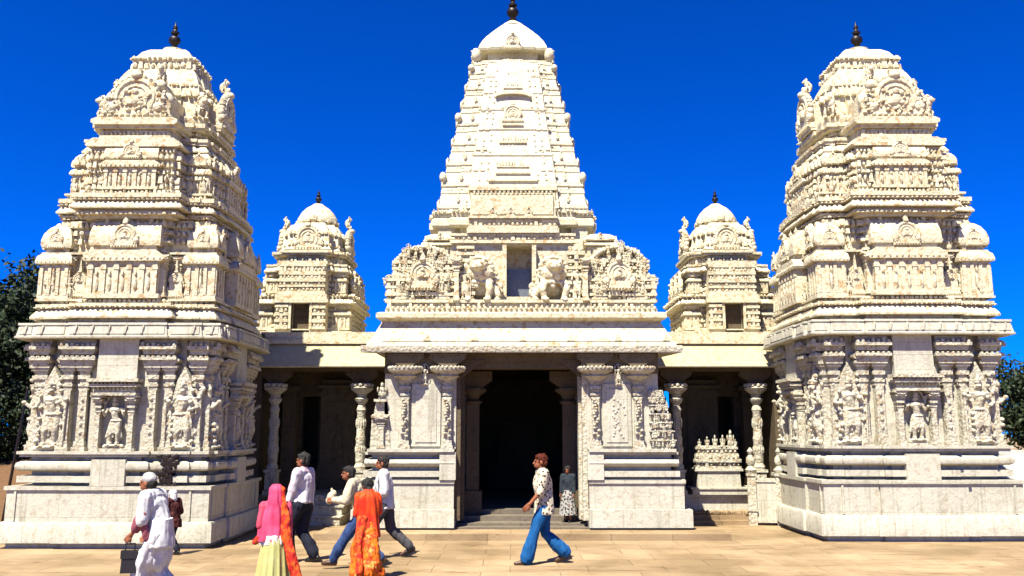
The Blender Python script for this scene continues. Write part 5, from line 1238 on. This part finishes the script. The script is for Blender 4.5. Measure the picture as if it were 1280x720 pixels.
# woman under the pink veil
F = Fig(1.36, (0, .92), .02, ((.14, 0), (-.14, .03)), ((.22, .13, 1.02), (.20, .15, .96)), (.0, -.02), 1.0, True)
P = F.P; h = F.Hd; b0 = P[2]
veil = robe(F, [(b0 + .80, .03, .02, .02, 0), (b0 + .795, .03, .07, .06, .2), (b0 + .74, .03, .118, .105, .4), (b0 + .64, .02, .118, .108, .7), (b0 + .54, .0, .112, .118, 1), (b0 + .46, .01, .125, .185, 1), (b0 + .34, .02, .150, .225, 1.2), (b0 + .18, .03, .165, .24, 1.6), (b0 + .02, .03, .185, .25, 2.2), (b0 - .03, .03, .19, .25, 2.4)], 8, .011, 4)
m = MB(); m.cap(F.El[0], F.El[0] * .5 + F.Wr[0] * .5, .06, .055)
m = MB(); m.cap(P + V3(.0, .20, .03), P + V3(.04, .27, -.04), .05, .045)
for q in range(3): m.cap(h + V3(-.04 - q * .02, -.06 - q * .012, .09), P + V3(-.11, -.13 - q * .02, .30), .035, .042); m.cap(P + V3(-.11, -.13 - q * .02, .30), P + V3(-.15, -.16 - q * .02, .0), .042, .05); m.cap(P + V3(-.15, -.16 - q * .02, .0), V3(-.18 - q * .03, -.34 - .03 * q, .30), .05, .06)
border = F.soft(m, .011, .014, 14, 2); sh = F.shoes()
skirt = F.skirt(P[2] + .04, .10, .16, .27, 14, .018, -.02, 3)
band = robe(F, [(P[2] + .06, 0, .14, .17, 0), (P[2] + .05, 0, .165, .2, .4), (P[2] - .075, 0, .172, .212, 1.2), (P[2] - .085, 0, .165, .2, 1.0)], 13, .010, 12); top = F.shirt(.5, -.05, .012)
make_person(F, 'woman under a bright pink veil with a pale yellow green skirt seen from behind', (-2.86, 10.75), PI / 2 + R(14),
    [('veil', veil, PINK), ('blouse', top, cloth('pink_blouse_cloth', (.70, .09, .16))), ('veil_border', border, ORED), ('waistband', band, WSHIRT), ('skirt', skirt, LIME), ('shoe', sh[0], LEATHER), ('shoe', sh[1], LEATHER)])
# old man in white
F = Fig(1.53, (-.02, .92), .10, ((.26, 0), (-.26, .06)), ((.26, .20, .93), (.24, .20, .92)), (.03, -.01))
sh = F.shoes(); kur = F.shirt(.5, .10, .030, .012)
m = MB()
for i in range(2): m.cap(F.Hp[i], F.Kn[i], .125, .105, 14); m.cap(F.Kn[i], F.Kn[i] * .15 + F.An[i] * .85, .105, .10, 14)
m.cap(F.P, F.P - V3(-.02, 0, .35), .16, .12)
dh = F.soft(m, .013, .022, 11, 2); m = MB(); h = F.Hd
m.ball(h + V3(-.018, 0, .055), (.104, .088, .075)); m.ball(h + V3(-.01, 0, .09), (.085, .075, .055)); cap_ = F.fin(remesh(m, .008, 2, 'cap'))
m = MB(); m.ball(h + V3(-.055, 0, -.01), (.07, .082, .075)); hairm = F.soft(m, .009, .005, 24, 1)
m = MB(); m.cap(F.El[0] * .75 + F.Sh[0] * .25, F.El[0] * .5 + F.Wr[0] * .5, .075, .07); m.cap(F.El[0], F.P + V3(.06, .18, -.03), .05, .05); cuff = F.soft(m, .012, .01, 12, 2)
make_person(F, 'old man in a white cap, kurta and trousers, nearest the camera at left', (-4.10, 10.35), PI - R(8),
    [('kurta', kur, WSHIRT), ('trousers', dh, WSHIRT), ('cap', cap_, GREYHAIR), ('hair', hairm, HAIR), ('cuff', cuff, cloth('dusky_pink_cloth', (.36, .10, .13))), ('shoe', sh[0], BLACKL), ('shoe', sh[1], BLACKL)])
m = MB(); m.box(-.085, .085, -.04, .04, .06, .30, tx=.01, ty=.005); m.box(-.09, .09, -.045, .045, .22, .31); m.cap((-.05, 0, .3), (-.05, 0, .38), .008, .008, 6); m.cap((.05, 0, .3), (.05, 0, .38), .008, .008, 6); m.cap((-.05, 0, .38), (.05, 0, .38), .010, .010, 6)
b = tag(obj('hand_bag', m, BLACKL), 'black hand bag carried by the old man in white', 'bag'); b.location = (-4.36, 10.22, .36); b.rotation_euler = (0, 0, .2)
# child behind him
F = Fig(1.08, (0, .88), .03, ((.14, 0), (-.14, .03)), ((.12, .20, .84), (.16, .18, .90)), (0, -.02), .95, True)
sh = F.shoes(); m = MB(); h = F.Hd; m.ball(h + V3(-.02, 0, .05), (.125, .11, .11)); m.cap(h + V3(-.05, 0, 0), h + V3(-.06, 0, -.10), .10, .10); hat = F.fin(remesh(m, .01, 2, 'hood'))
make_person(F, 'child with a white hood and dark maroon clothes behind the old man in white', (-5.62, 14.75), PI - R(30),
    [('jacket', F.shirt(1, .12, .04, .03), MAROON), ('trousers', F.trousers(.03), DARK), ('hood', hat, WSHIRT), ('shoe', sh[0], BLACKL), ('shoe', sh[1], BLACKL)])
# figure waiting in the doorway shade
F = Fig(1.10, (0, .93), .0, ((.06, 0), (-.02, 0)), ((.10, .22, .84), (.10, .22, .84)), (0, 0), 1.0, True)
sh = F.shoes(); sk = F.skirt(F.P[2] + .05, .22, .16, .27, 12, .015, 0, 5)
t = make_person(F, 'person in a dark top and black and white flowered skirt in the doorway shade', (1.14, 18.05), -PI / 2 - R(20),
    [('top', F.shirt(1, .0, .025), SLATE), ('skirt', sk, FLOR2), ('hair', F.hair(1), HAIR), ('shoe', sh[0], BLACKL), ('shoe', sh[1], BLACKL)]); t.location.z = .20
# ------------------------------------------------------------------ ground, light, camera
m = MB(); m.raw([(-400, -400, 0), (400, -400, 0), (400, 400, 0), (-400, 400, 0)], [(0, 1, 2, 3)]); struct('ground', m, PAVE)

EL, AZ = R(59), R(28)
sd = Vector((-math.sin(AZ) * math.cos(EL), -math.cos(AZ) * math.cos(EL), math.sin(EL)))
ld = bpy.data.lights.new('sun', 'SUN'); ld.energy = 5.0; ld.angle = R(.5); ld.color = (1, .945, .82)
lo = bpy.data.objects.new('sun', ld); COL.objects.link(lo); lo.rotation_euler = sd.to_track_quat('Z', 'Y').to_euler(); lo.location = (-20, -30, 60)
w = bpy.data.worlds.new('World'); scene.world = w; w.use_nodes = True; nt = w.node_tree; bg = nt.nodes['Background']
sky = nt.nodes.new('ShaderNodeTexSky'); sky.sky_type = 'NISHITA'; sky.sun_disc = False; sky.sun_elevation = EL
sky.sun_rotation = math.atan2(sd.x, sd.y); sky.air_density = 1.0; sky.dust_density = 0.0; sky.ozone_density = 3.0; sky.altitude = 1500
tc = nt.nodes.new('ShaderNodeTexCoord'); mp = nt.nodes.new('ShaderNodeVectorMath'); mp.operation = 'MULTIPLY_ADD'
mp.inputs[1].default_value = (1, 1, 1.0); mp.inputs[2].default_value = (0, 0, .07); L(nt, tc.outputs['Generated'], mp.inputs[0]); L(nt, mp.outputs[0], sky.inputs['Vector'])
gm = nt.nodes.new('ShaderNodeGamma'); gm.inputs[1].default_value = 1.3; L(nt, sky.outputs[0], gm.inputs[0])
L(nt, mixc(nt, 1.0, gm.outputs[0], (.004, .325, .93), 'MULTIPLY'), bg.inputs[0]); bg.inputs[1].default_value = .05
cam = bpy.data.cameras.new('camera'); co = bpy.data.objects.new('camera', cam); COL.objects.link(co)
cam.sensor_width = 36; cam.lens = 1080 / 1280 * 36; cam.clip_end = 2000; cam.clip_start = .1
co.location = (0, 0, 2.0); co.rotation_euler = (PI / 2 + math.atan(180 / 1080), 0, 0); scene.camera = co
scene.view_settings.view_transform = 'Standard'; scene.view_settings.look = 'None'; scene.view_settings.gamma = 1; scene.view_settings.exposure = 1.62
scene.cycles.max_bounces = 6; scene.cycles.diffuse_bounces = 3
